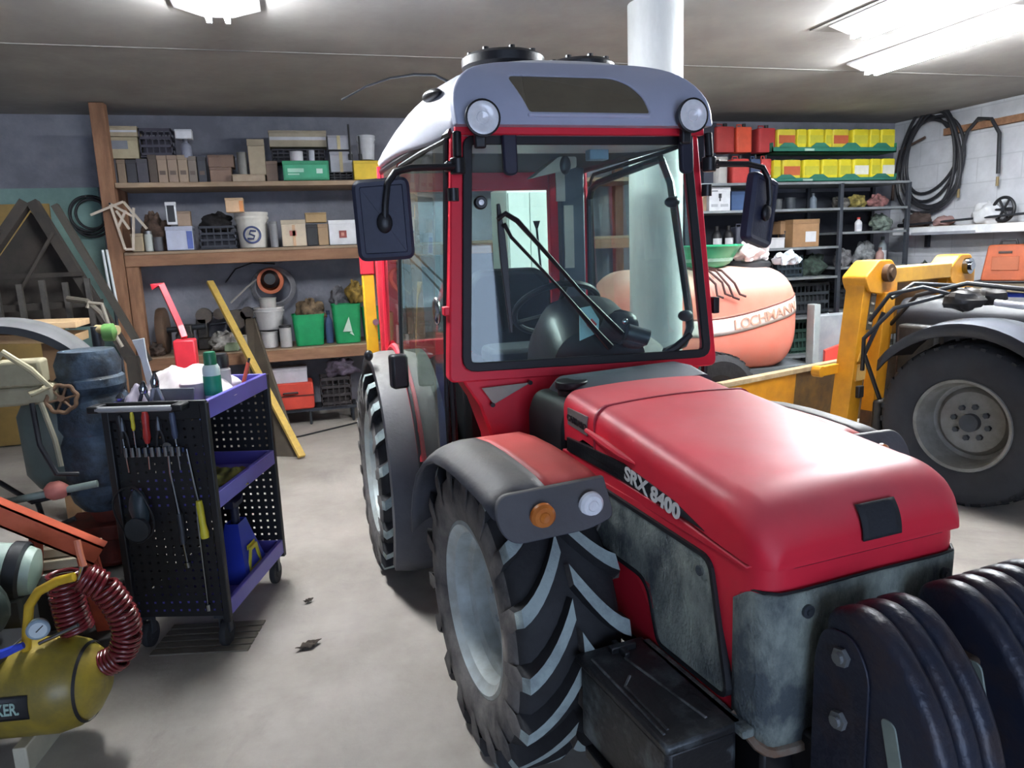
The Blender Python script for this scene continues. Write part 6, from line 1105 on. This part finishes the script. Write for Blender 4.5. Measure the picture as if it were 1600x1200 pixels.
# ---------------------------------------------------------------- item builders
def darker(h, k=.7):
    h = h.lstrip('#'); return '#'+''.join('%02x' % int(int(h[i:i+2], 16)*k) for i in (0, 2, 4))
def item(kind, name, cat, x, y, z, w, d, h, col, label, ex, rz):
    grp = None; m_ = pm(col, .6, scale=9, amt=.45)
    t = T(name, label, cat, (x, y+d/2, z), rz or .0, grp); f = -d/2; W, H = w/2, h; g = G()
    if kind == 'carton':
        lf = label
        g.bb((-W, f, 0), (W, -f, H)); g.build('box_body', m_, t, bevel=.004)
        if h > .05 and w > .05:
            g = G(); g.bb((-W-.002, f-.002, H*.84), (W+.002, -f+.002, H+.003)) if ex not in ('f',) else g.bb((-W-.002, f-.012, H*.9), (W+.002, f-.002, H+.03)); g.build('box_lid', pm(col if ex in 'GRBk' and ex else darker(col, .93), .6), t, bevel=.003)
        def pat(a, b, c, e, cc, nm='printed_label', o=.004): g = G(); g.bb((a, f-o, b), (c, f-.001, e)); return g.build(nm, pm(cc, .5), t, smooth=0)
        if ex == 't': pat(-W*.98, H*.42, W*.98, H*.62, '#c4c6cc', 'packing_tape') if w > h*1.6 else pat(-W*.15, 0, W*.15, H, '#b9ab84', 'packing_tape')
        if ex == 'g': pat(-W*.75, H*.45, W*.45, H*.85, '#7d828c')
        if ex == 'p': pat(-W*.6, H*.30, W*.6, H*.45, '#6d5c50')
        if ex == 'G':
            pat(-W*.92, H*.12, W*.92, H*.80, '#3aa57c'); pat(-W*.8, H*.42, -W*.1, H*.62, '#a9dcc6', o=.006); pat(-W*.8, H*.28, -W*.3, H*.36, '#a9dcc6', o=.006); pat(W*.45, H*.35, W*.72, H*.6, '#c9e6da', o=.006)
        if ex == 'b': pat(W*.55, .01, W*.98, H*.8, '#5b6db5')
        if ex == 'k': pat(-W*.7, H*.12, W*.7, H*.86, '#1b1d24')
        if ex == 'o': pat(W*.55, .004, W*.99, H*.8, '#d98c4a')
        if ex == 'r': pat(-W*.12, .002, W*.12, H*.82, '#c7a07c', 'packing_tape'); pat(-W*.35, H*.4, W*.2, H*.6, '#b8665a')
        if ex == 'R': pat(-W*.25, H*.28, W*.3, H*.58, '#8c3a34'); pat(-W*.1, H*.36, W*.12, H*.5, '#c98a7a', o=.006)
        if ex == 'w': pat(-W*.05, H*.18, W*.75, H*.56, '#d9dbe0')
        if ex == 'B': pat(-W*.12, H*.55, W*.15, H*.74, '#33343c'); pat(-W*.05, H*.42, W*.08, H*.55, '#55575e'); pat(-W*.8, H*.18, -W*.2, H*.3, '#b9bcc2'); pat(W*.1, H*.18, W*.8, H*.3, '#b9bcc2'); pat(-W*.8, H*.82, -W*.2, H*.88, '#8d9098')
    elif kind == 'crate':
        n = max(3, int(w/.05)); 
        for k in range(4): zz = H*(.06+.29*k); g.bb((-W, f, zz), (W, f+.008, zz+H*.10)); g.bb((-W, -f-.008, zz), (W, -f, zz+H*.10)); g.bb((-W, f, zz), (-W+.008, -f, zz+H*.10)); g.bb((W-.008, f, zz), (W, -f, zz+H*.10))
        for k in range(n+1): xx = -W+.005+(w-.01)*k/n; g.bb((xx-.005, f+.001, 0), (xx+.005, f+.009, H)); g.bb((xx-.005, -f-.009, 0), (xx+.005, -f-.001, H))
        g.bb((-W, f, 0), (W, -f, .008)); g.build('crate_body', m_, t, smooth=0)
        q = G(); q.bb((-W*.86, f*.8, .01), (W*.86, -f*.8, H*.62)); q.build('crate_contents', pm(darker(col, .8), .8), t, bevel=.01)
    elif kind in ('bottle', 'jar', 'can', 'canister', 'oil', 'bucket'):
        r = W
        if kind == 'bottle':
            g.lathe([(0, 0), (r*.95, 0), (r, .005), (r, H*.62), (r*.75, H*.74), (r*.38, H*.82), (r*.38, H*.90)], n=20); g.build('bottle_body', m_, t); g = G(); g.lathe([(r*.46, H*.87), (r*.46, H), (0, H)], n=16); g.build('bottle_cap', pm('#c23a34' if ex == 'Q' else darker(col, .6), .5), t)
            if ex in ('W', 'Q'): g = G(); g.lathe([(r+.001, H*.15), (r+.001, H*.5)], n=20, a0=-pi*.9, a1=-pi*.1); g.build('bottle_label', pm('#d9dade' if ex == 'W' else '#c9ccd6', .5), t)
        elif kind == 'jar':
            g.lathe([(0, 0), (r*.95, 0), (r, .006), (r, H*.78), (r*.85, H*.86), (0, H*.86)], n=24); g.build('jar_body', m_, t); g = G(); g.lathe([(r*.9, H*.84), (r*.9, H), (0, H)], n=20); g.build('jar_lid', pm('#8a8c90', .4, metal=.6), t)
        elif kind == 'can':
            g.lathe([(0, 0), (r*.92, 0), (r*.94, .004), (r*.94, H*.95), (0, H*.95)], n=24); g.build('tin_body', m_, t); g = G(); g.lathe([(r, H*.9), (r, H), (r*.9, H), (r*.88, H*.97), (0, H*.97)], n=24); g.build('tin_lid', pm('#2c2c30' if ex == 'K' else darker(col, .9), .5), t)
        elif kind == 'bucket':
            g.lathe([(0, 0), (r*.78, 0), (r*.80, .005), (r*.97, H*.93), (r, H*.93), (r, H), (r*.95, H), (r*.76, .02), (0, .02)], n=36); bo = g.build('bucket_body', m_, t)
            g = G(); g.tube([(-r*cos(a), f*.0-r*sin(a)*.55-.01, H*.86-r*sin(a)*.75) for a in [pi*i/12 for i in range(13)]], .0035, n=6); g.build('bail_handle', pm('#8c8c8c', .4), t)
            g = G(); g.lathe([(r*1.005, H*.80), (r*1.02, H*.84), (r*1.005, H*.88)], n=36); g.build('bucket_rib', m_, bo)
            if ex == 'L':
                yy = -r*.88
                def em(a0, a1, r0, nm, cc, off): g = G(); g.lathe([(a0, 0), (a1, 0)], (0, 0, 0), axis='y', n=32); g.xf = I4; g.v = [Vector((v.x*r0, -sqrt(max(r*r*.79-(v.x*r0)**2, 0))-off+ .0, H*.36+v.z*r0)) for v in g.v]; return g.build(nm, pm(cc, .5), bo, solid=.001)
                em(.78, 1, .075, 'emblem_ring', '#45507e', .006); g = G(); g.tube([(.035, -r*.90-.004, H*.36+.03), (-.01, -r*.90-.006, H*.36+.035), (-.02, -r*.90-.006, H*.36+.01), (.02, -r*.90-.006, H*.36-.01), (.01, -r*.90-.006, H*.36-.035), (-.04, -r*.90-.004, H*.36-.03)], .008, n=6); g.build('emblem_swirl', pm('#3a4470', .5), bo)
        else:
            D2 = d/2
            P_ = rpoly([(-W, -D2), (W, -D2), (W, D2), (-W, D2)], min(W, D2)*.35, 4); top = .86 if kind == 'canister' else .93
            g.loft([[(a*k, b*k, zz) for a, b in P_] for k, zz in ((.97, 0), (1, .005), (1, H*top*.96), (.93, H*top), (.6, H*top+.004))]); bd_ = g.build('can_body', m_, t)
            g = G(); g.cyl((W*.35, 0, H*top), (W*.35, 0, H), W*.28 if kind == 'oil' else W*.22, n=12); g.build('screw_cap', pm('#2a5f4a' if kind == 'oil' else '#26262a', .5), t)
            if kind == 'canister': g = G(); g.tube([(-W*.6, 0, H*top), (-W*.55, 0, H*.97), (W*.0, 0, H*.97), (W*.08, 0, H*top)], .007, n=6); g.build('can_handle', m_, t)
            if kind == 'oil':
                g = G(); g.bb((-W*.86, -D2-.002, H*.18), (W*.86, -D2+.01, H*.62)); g.build('can_label', pm({'r': '#c2603a', 'w': '#e6e6d8', '': '#c9c43a'}[ex], .5), t, smooth=0)
    elif kind == 'bin':
        P_ = rpoly([(-W, f), (W, f), (W, -f), (-W, -f)], W*.35, 5)
        g.loft([[(a*k, b*k, zz) for a, b in P_] for k, zz in ((.84, 0), (.86, .008), (1, H*.96), (1.03, H*.96), (1.03, H), (.97, H), (.82, .02))]); g.build('bin_body', m_, t)
        if ex == 'T': g = G(); g.prism([(-W*.35, H*.30), (W*.30, H*.30), (W*.12, H*.68)], f-.004, f*.88); g.prism([(W*.1, H*.26), (W*.42, H*.18), (W*.28, H*.3)], f-.002, f*.88); g.build('triangle_mark', pm('#d5ead9', .5), t, smooth=0)
    elif kind == 'rod':
        g.cyl((0, 0, 0), (0, 0, H), W*.6, n=8); g.build('rod_shaft', m_, t); g = G(); g.cyl((0, 0, -.02), (0, 0, .03), W*1.4, n=8); g.build('rod_grip', m_, t)
    elif kind == 'tray':
        g.bb((-W, f, 0), (W, -f, .012)); g.bb((-W, f, 0), (W, f+.01, H*.55)); g.bb((-W, -f-.01, 0), (W, -f, H)); g.bb((-W, f, 0), (-W+.01, -f, H)); g.bb((W-.01, f, 0), (W, -f, H))
        for k in range(4): xx = -W+w*(k+.5)/4; g.prism([(xx-.12, H*.5), (xx-.05, H), (xx+.05, H), (xx+.12, H*.5)], f, f+.01)
        g.build('tray_shell', m_, t, smooth=0); g = G(); g.bb((-W*.5, f-.004, H*.15), (-W*.35, f, H*.4)); g.build('tray_tag', pm('#9fc0ae', .6), t, smooth=0)
    elif kind == 'case':
        g.loft([[(a, y_, b) for a, b in rpoly([(-W, 0), (-W, H), (W, H), (W, 0)], .03)] for y_ in (f, -f)]); g.build('case_body', m_, t, bevel=.01)
        g = G(); g.bb((-W-.003, f-.004, H*.48), (W+.003, -f+.004, H*.54)); g.build('case_seam', pm(darker(col, .5), .5), t); g = G(); g.tube([(-.06, f, H*.62), (-.06, f-.03, H*.66), (.06, f-.03, H*.66), (.06, f, H*.62)], .008, n=6); g.build('case_handle', blk_p, t)
    elif kind == 'lump':
        bpy.data.objects.remove(t); sd_ = int(abs(x*97+z*31)*10); q = G(); rg = random.Random(sd_)
        q.ell((0, 0, H*.45), (W*.95, d/2, H*.55), 28, 18, lump=.32, seed=sd_, flat=-H*.45)
        for v in q.v: kx = .12*min(W, H); v.x += kx*sin(31*v.z/H*.3+v.y*40); v.z = max(0, v.z+.5*kx*sin(v.x/W*9+v.y*31))
        return q.build(name, mat('heap_'+col.strip('#'), col, .85, c2=darker(col, .5), scale=16, amt=.9), None, smooth=50, label=label, cat=cat, loc=(x, y+d/2, z))
    return t
for r in ITEMS: item(*r)
# pieces that need their own shape
fr = T('folding_rack', 'cream wooden folding scissor rack hung on the shelf post', 'rack', (-1.35, 6.76, 1.6), world=True)
cw = pm('#cdbfae', .6)
for p, q_ in (((-1.56, 1.90), (-1.31, 2.0)), ((-1.31, 2.0), (-1.16, 1.78)), ((-1.41, 1.99), (-1.34, 1.62)), ((-1.34, 1.62), (-1.27, 1.62)), ((-1.28, 1.62), (-1.24, 1.95)), ((-1.37, 1.93), (-1.29, 1.78)), ((-1.30, 1.93), (-1.37, 1.80)), ((-1.40, 1.98), (-1.25, 1.88))):
    g = G(); g.tube([(p[0], 6.76, p[1]), (q_[0], 6.76, q_[1])], .013, n=4); g.build('rack_bar', cw, fr, smooth=0)
g = G(); g.cyl((-1.41, 6.75, 1.985), (-1.41, 6.83, 1.985), .008); g.build('rack_hook', steel, fr)
gd = T('grinding_wheel', 'big brown grinding disc standing behind the lower part of the wooden post', 'wheel', (-1.18, 7.05, .715)); g = G(TR(0, 0, .20)); g.lathe([(0, -.05), (.05, -.06), (.06, -.03), (.19, -.035), (.20, -.02), (.20, .03), (.19, .035), (0, .03)], axis='x', n=40); g.build('disc', mat('disc_brown', '#6d5646', .7, c2='#4a3a30', scale=8), gd); g = G(TR(0, 0, .20)); g.cyl((0, 0, 0), (.35, -.02, .02), .025); g.build('disc_shaft', darksteel, gd); g = G(); g.bb((.12, -.08, 0), (.24, .06, .24)); g.build('bearing_block', dk, gd, bevel=.01)
lh = T('bench_lathe', 'dark old lathe with shafts and pulleys on the lower wooden shelf', 'machine', (-.80, 7.20, .715)); g = G(); g.bb((-.12, -.08, 0), (.36, .08, .10)); g.build('lathe_bed', dk, lh, bevel=.01)
g = G(); g.cyl((-.12, 0, .30), (.40, 0, .33), .018); g.cyl((.0, -.03, .22), (.42, -.03, .25), .012); g.build('lathe_shaft', darksteel, lh)
for x, r_, z in ((-.05, .07, .30), (.08, .05, .31), (.22, .09, .25), (.32, .06, .30)): g = G(); g.cyl((x, -.05, z), (x, .02, z), r_, n=24); g.build('pulley', mat('pulley_iron', '#4d4844', .6, c2='#6b5c50', scale=12), lh)
g = G(); g.bb((-.12, -.05, .1), (-.03, .05, .28)); g.build('head_stock', dk, lh, bevel=.01)
g = G(); g.bb((.28, -.05, .1), (.36, .05, .28)); g.build('tail_stock', dk, lh, bevel=.01)
ex_ = T('extractor_fan', 'orange and black motor with coiled grey hose behind the white bucket', 'motor', (-.25, 7.2, 1.0))
g = G(TR(0, -.06, .32)); g.lathe([(0, -.10), (.05, -.10), (.06, -.06), (.085, -.02)], axis='y', n=28); g.build('motor_top', blk_p, ex_); g = G(TR(0, -.06, .30)); g.lathe([(.085, -.03), (.115, -.03), (.12, .03), (.06, .08)], axis='y', n=28); g.build('orange_ring', pm('#c9683c', .5), ex_)
for k in range(5): g = G(); g.tube([(.16*(1+.05*k)*cos(t)+.02, .02+.01*k, .24+.15*(1+.05*k)*sin(t)) for t in [2*pi*i/36 for i in range(36)]], .009, n=6, closed=True); g.build('hose_turn', pm('#8e8d92', .5), ex_)
g = G(); g.tube([(-.36, -.05, .12), (-.20, -.05, .26), (-.06, -.05, .36)], .008, n=6); g.build('loose_hose', pm('#a09c98', .5), ex_)
g = G(); g.tube([(-.40, .1, .30), (-.30, .1, .42), (-.15, .12, .47), (.05, .12, .45)], .006, n=6); g.build('thin_cable', blk_p, ex_)
wb = T('wood_wedge', 'pale brown wedge of wood on the floor end of the lower shelf beam', 'offcut', (-.42, 6.65, .30), world=True); g = G(); g.loft([[(-.50, 6.68, .38), (-.36, 6.66, .38), (-.47, 6.70, .72)], [(-.50, 6.73, .38), (-.36, 6.71, .38), (-.47, 6.75, .72)]]); g.build('wedge_body', pm('#9c7d5c', .7), wb, smooth=0); g = G(); g.bb((-.5, 6.68, 0), (-.36, 6.74, .38)); g.build('wedge_leg', woodv, wb)
sk = T('skid_frame', 'black tube skid frame carrying the red case and wire crate', 'frame', (.0, 6.9, 0), world=True)
g = G(); g.bb((-.40, 6.78, .13), (.42, 7.05, .155)); g.build('skid_top', darksteel, sk)
for x in (-.36, .0, .38): g = G(); g.tube([(x, 6.80, .14), (x, 6.80, .012), (x, 7.02, .012), (x, 7.02, .14)], .012, n=8); g.build('skid_leg', darksteel, sk)
# ---------------------------------------------------------------- right wall
rb_ = T('wooden_rail', 'long timber rail fixed along the block wall above the hoses', 'rail', (6.8, 5.6, 2.55), world=True); g = G(); g.bb((6.79, 3.0, 2.53), (6.848, 6.65, 2.60)); g.build('rail_timber', wood, rb_, bevel=.003); g = G(); g.cyl((6.77, 6.3, 2.56), (6.80, 6.3, 2.56), .01); g.build('rail_nail', steel, rb_)
bh = T('black_hose_coil', 'thick black hose in big loops hanging on the block wall', 'hose', (6.8, 6.8, 2.2), world=True); hb2 = mat('hose_black', '#2b2c31', .5)
for k in range(6):
    ry_ = .34+.045*(k % 3); rz_ = .40+.035*k; g = G(); g.tube([(6.82-.016*k, 6.82+.02*(k % 2)-.012*k+ry_*cos(t)*(1-.12*sin(t)), 2.20-rz_*.0+.34+rz_*sin(t)-(rz_-.06)*.55+.05*sin(2*t+k)) for t in [2*pi*i/44 for i in range(44)]], .017, n=8, closed=True); g.build('hose_loop', hb2, bh)
g = G(); g.tube([(6.80, 6.9, 2.55), (6.80, 7.25, 2.45), (6.82, 7.34, 2.1), (6.83, 7.36, 1.9)], .015, n=8); g.build('hose_end', mat('hose_brown2', '#5c4a42', .5), bh)
uh = T('short_hose_bow', 'short black hose bent over the timber rail on the block wall', 'hose', (6.78, 6.2, 2.3), world=True); g = G(); g.tube([(6.765, 6.38, 1.98), (6.765, 6.38, 2.3), (6.765, 6.32, 2.52), (6.765, 6.2, 2.63), (6.765, 6.05, 2.60), (6.765, 5.95, 2.45), (6.765, 5.93, 2.06)], .018, n=8); g.build('hose_bow', hb2, uh)
for y, z in ((6.38, 1.95), (5.93, 2.03)): g = G(); g.cyl((6.765, y, z), (6.765, y, z-.09), .014, n=8); g.build('brass_end', pm('#a38f6a', .4, metal=.6), uh)
wl_ = T('white_wall_tube', 'long white lamp batten mounted on brackets on the block wall', 'lamp', (6.75, 6.2, 1.5), world=True); g = G(); g.bb((6.50, 4.6, 1.485), (6.595, 6.98, 1.572)); g.build('batten_body', pm('#e9ebf0', .4), wl_, bevel=.01)
g = G(); g.bb((6.49, 5.9, 1.485), (6.50, 6.7, 1.515)); g.build('batten_cover', pm('#9a9da6', .4), wl_); g = G(); g.bb((6.60, 3.6, 1.55), (6.845, 7.0, 1.575)); g.build('ledge_board', woodl, wl_)
for y in (6.8, 5.6, 4.4): g = G(); g.bb((6.80, y-.02, 1.35), (6.845, y+.02, 1.55)); g.build('batten_bracket', darksteel, wl_)
for nm, lab, cat_, y, z, w_, h_, col in (('brown_sack', 'brown sack lying at the corner end of the wall ledge', 'sack', 6.85, 1.576, .34, .15, '#4a3c38'), ('white_cloth', 'white cloth lying between the pulleys on the wall ledge', 'cloth', 5.98, 1.576, .34, .20, '#d8dade'), ('pink_cloth', 'pinkish cloth beside the brown sack on the wall ledge', 'cloth', 6.5, 1.576, .22, .10, '#9c7d7a')):
    q = G(); q.ell((0, 0, h_*.45), (.09, w_/2, h_*.55), 24, 14, lump=.25, seed=int(y*10), flat=-h_*.45); q.build(nm, pm(col, .9), None, smooth=50, label=lab, cat=cat_, loc=(6.72, y, z))
for y, r_, lab in ((5.78, .13, 'black spoked hand wheel standing on the wall ledge above the white batten'), (5.38, .11, 'dark pulley on the wall ledge at the picture edge above the orange case')):
    pl2 = T('pulley_wheel', lab, 'wheel', (6.70, y, 1.576+r_)); g = G(); g.tube([(0, cos(t)*r_*.88, sin(t)*r_*.88) for t in [2*pi*i/32 for i in range(32)]], r_*.12, n=8, closed=True); g.build('wheel_rim', blk_p, pl2)
    for k in range(3): g = G(); a = pi*k/3; g.cyl((0, -cos(a)*r_*.8, -sin(a)*r_*.8), (0, cos(a)*r_*.8, sin(a)*r_*.8), .012, n=6); g.build('wheel_spoke', blk_p, pl2)
    g = G(); g.cyl((-.02, 0, 0), (.09, 0, 0), .02); g.build('wheel_hub', darksteel, pl2)
rd = T('long_iron_rod', 'long thin iron rod lying along the wall ledge', 'rod', (6.66, 6.2, 1.6), world=True); g = G(); g.cyl((6.65, 5.3, 1.66), (6.65, 7.0, 1.60), .012); g.build('rod_shaft', darksteel, rd); g = G(); g.cyl((6.65, 6.98, 1.60), (6.65, 7.05, 1.60), .02); g.build('rod_tip', darksteel, rd)
bn = T('work_bench', 'worn timber bench along the block wall under the batten', 'bench', (6.45, 5.1, 0), world=True); g = G(); g.bb((6.05, 4.1, .96), (6.83, 5.95, 1.01)); g.build('bench_top', mat('bench_wood', '#7d7360', .8, c2='#4f483c', stretch=(6, 1, 6)), bn, bevel=.004)
for x, y in ((6.08, 5.85), (6.08, 4.2), (6.75, 5.85), (6.75, 4.2)): g = G(); g.bb((x, y, 0), (x+.08, y+.08, .96)); g.build('bench_leg', mat('bench_leg_wood', '#8f8460', .8), bn, bevel=.004)
g = G(); g.bb((6.1, 4.1, .71), (6.8, 5.9, .74)); g.build('bench_shelf', mat('bench_wood', ''), bn)
bc = T('blue_crate', 'bright blue plastic tub under the bench top by the block wall', 'tub', (6.35, 5.35, .742)); g = G(); P_ = rpoly([(-.17, -.28), (.17, -.28), (.17, .28), (-.17, .28)], .06, 4); g.loft([[(a*k, b*k, z) for a, b in P_] for k, z in ((.8, 0), (1, .18), (1.05, .18), (1.05, .20), (.96, .20), (.78, .01))]); g.build('tub_body', pm('#2b4fd0', .4), bc); g = G(); g.bb((-.13, -.22, .012), (.13, .22, .12)); g.build('tub_contents', pm('#3a4048', .8), bc);
oc = T('orange_case', 'orange tool case with black carrying frame standing on the bench', 'case', (6.50, 5.52, 1.01), radians(28)); ocm = mat('case_orange', '#b0552e', .5, c2='#7d3c24', scale=8)
g = G(); g.loft([[(y_, a, b) for a, b in rpoly([(-.20, .02), (-.15, .36), (.15, .36), (.20, .02)], .03)] for y_ in (-.09, -.07, .07, .09)]); g.build('case_shell', ocm, oc, bevel=.012)
g = G(); g.bb((-.098, -.11, .12), (-.088, .11, .25)); g.build('case_panel', pm('#a85a38', .5), oc, bevel=.003); g = G(); g.bb((-.1, -.05, .28), (-.09, .06, .30)); g.build('case_mark', pm('#3a2a24', .5), oc); g = G(); g.tube([(-.12, -.24, .012), (.12, -.24, .012), (.12, .24, .012), (-.12, .24, .012)], .012, n=6, closed=True); g.build('case_frame', blk_p, oc); g = G(); g.tube([(0, -.07, .355), (0, -.06, .40), (0, .06, .40), (0, .07, .355)], .012, n=8); g.build('case_handle', blk_p, oc)
dg2 = T('dark_green_bag', 'dark green bag on the floor rack between metal shelf and bench', 'bag', (6.55, 6.55, .0)); g = G(); g.ell((0, 0, .6), (.16, .22, .55), 28, 18, lump=.15, seed=6, flat=-.6); g.build('bag_body', mat('bag_green', '#27352f', .8), dg2, smooth=50); g = G(); g.ell((0, 0, 1.12), (.08, .1, .06), lump=.3, seed=7); g.build('bag_neck', mat('bag_green', ''), dg2, smooth=50)
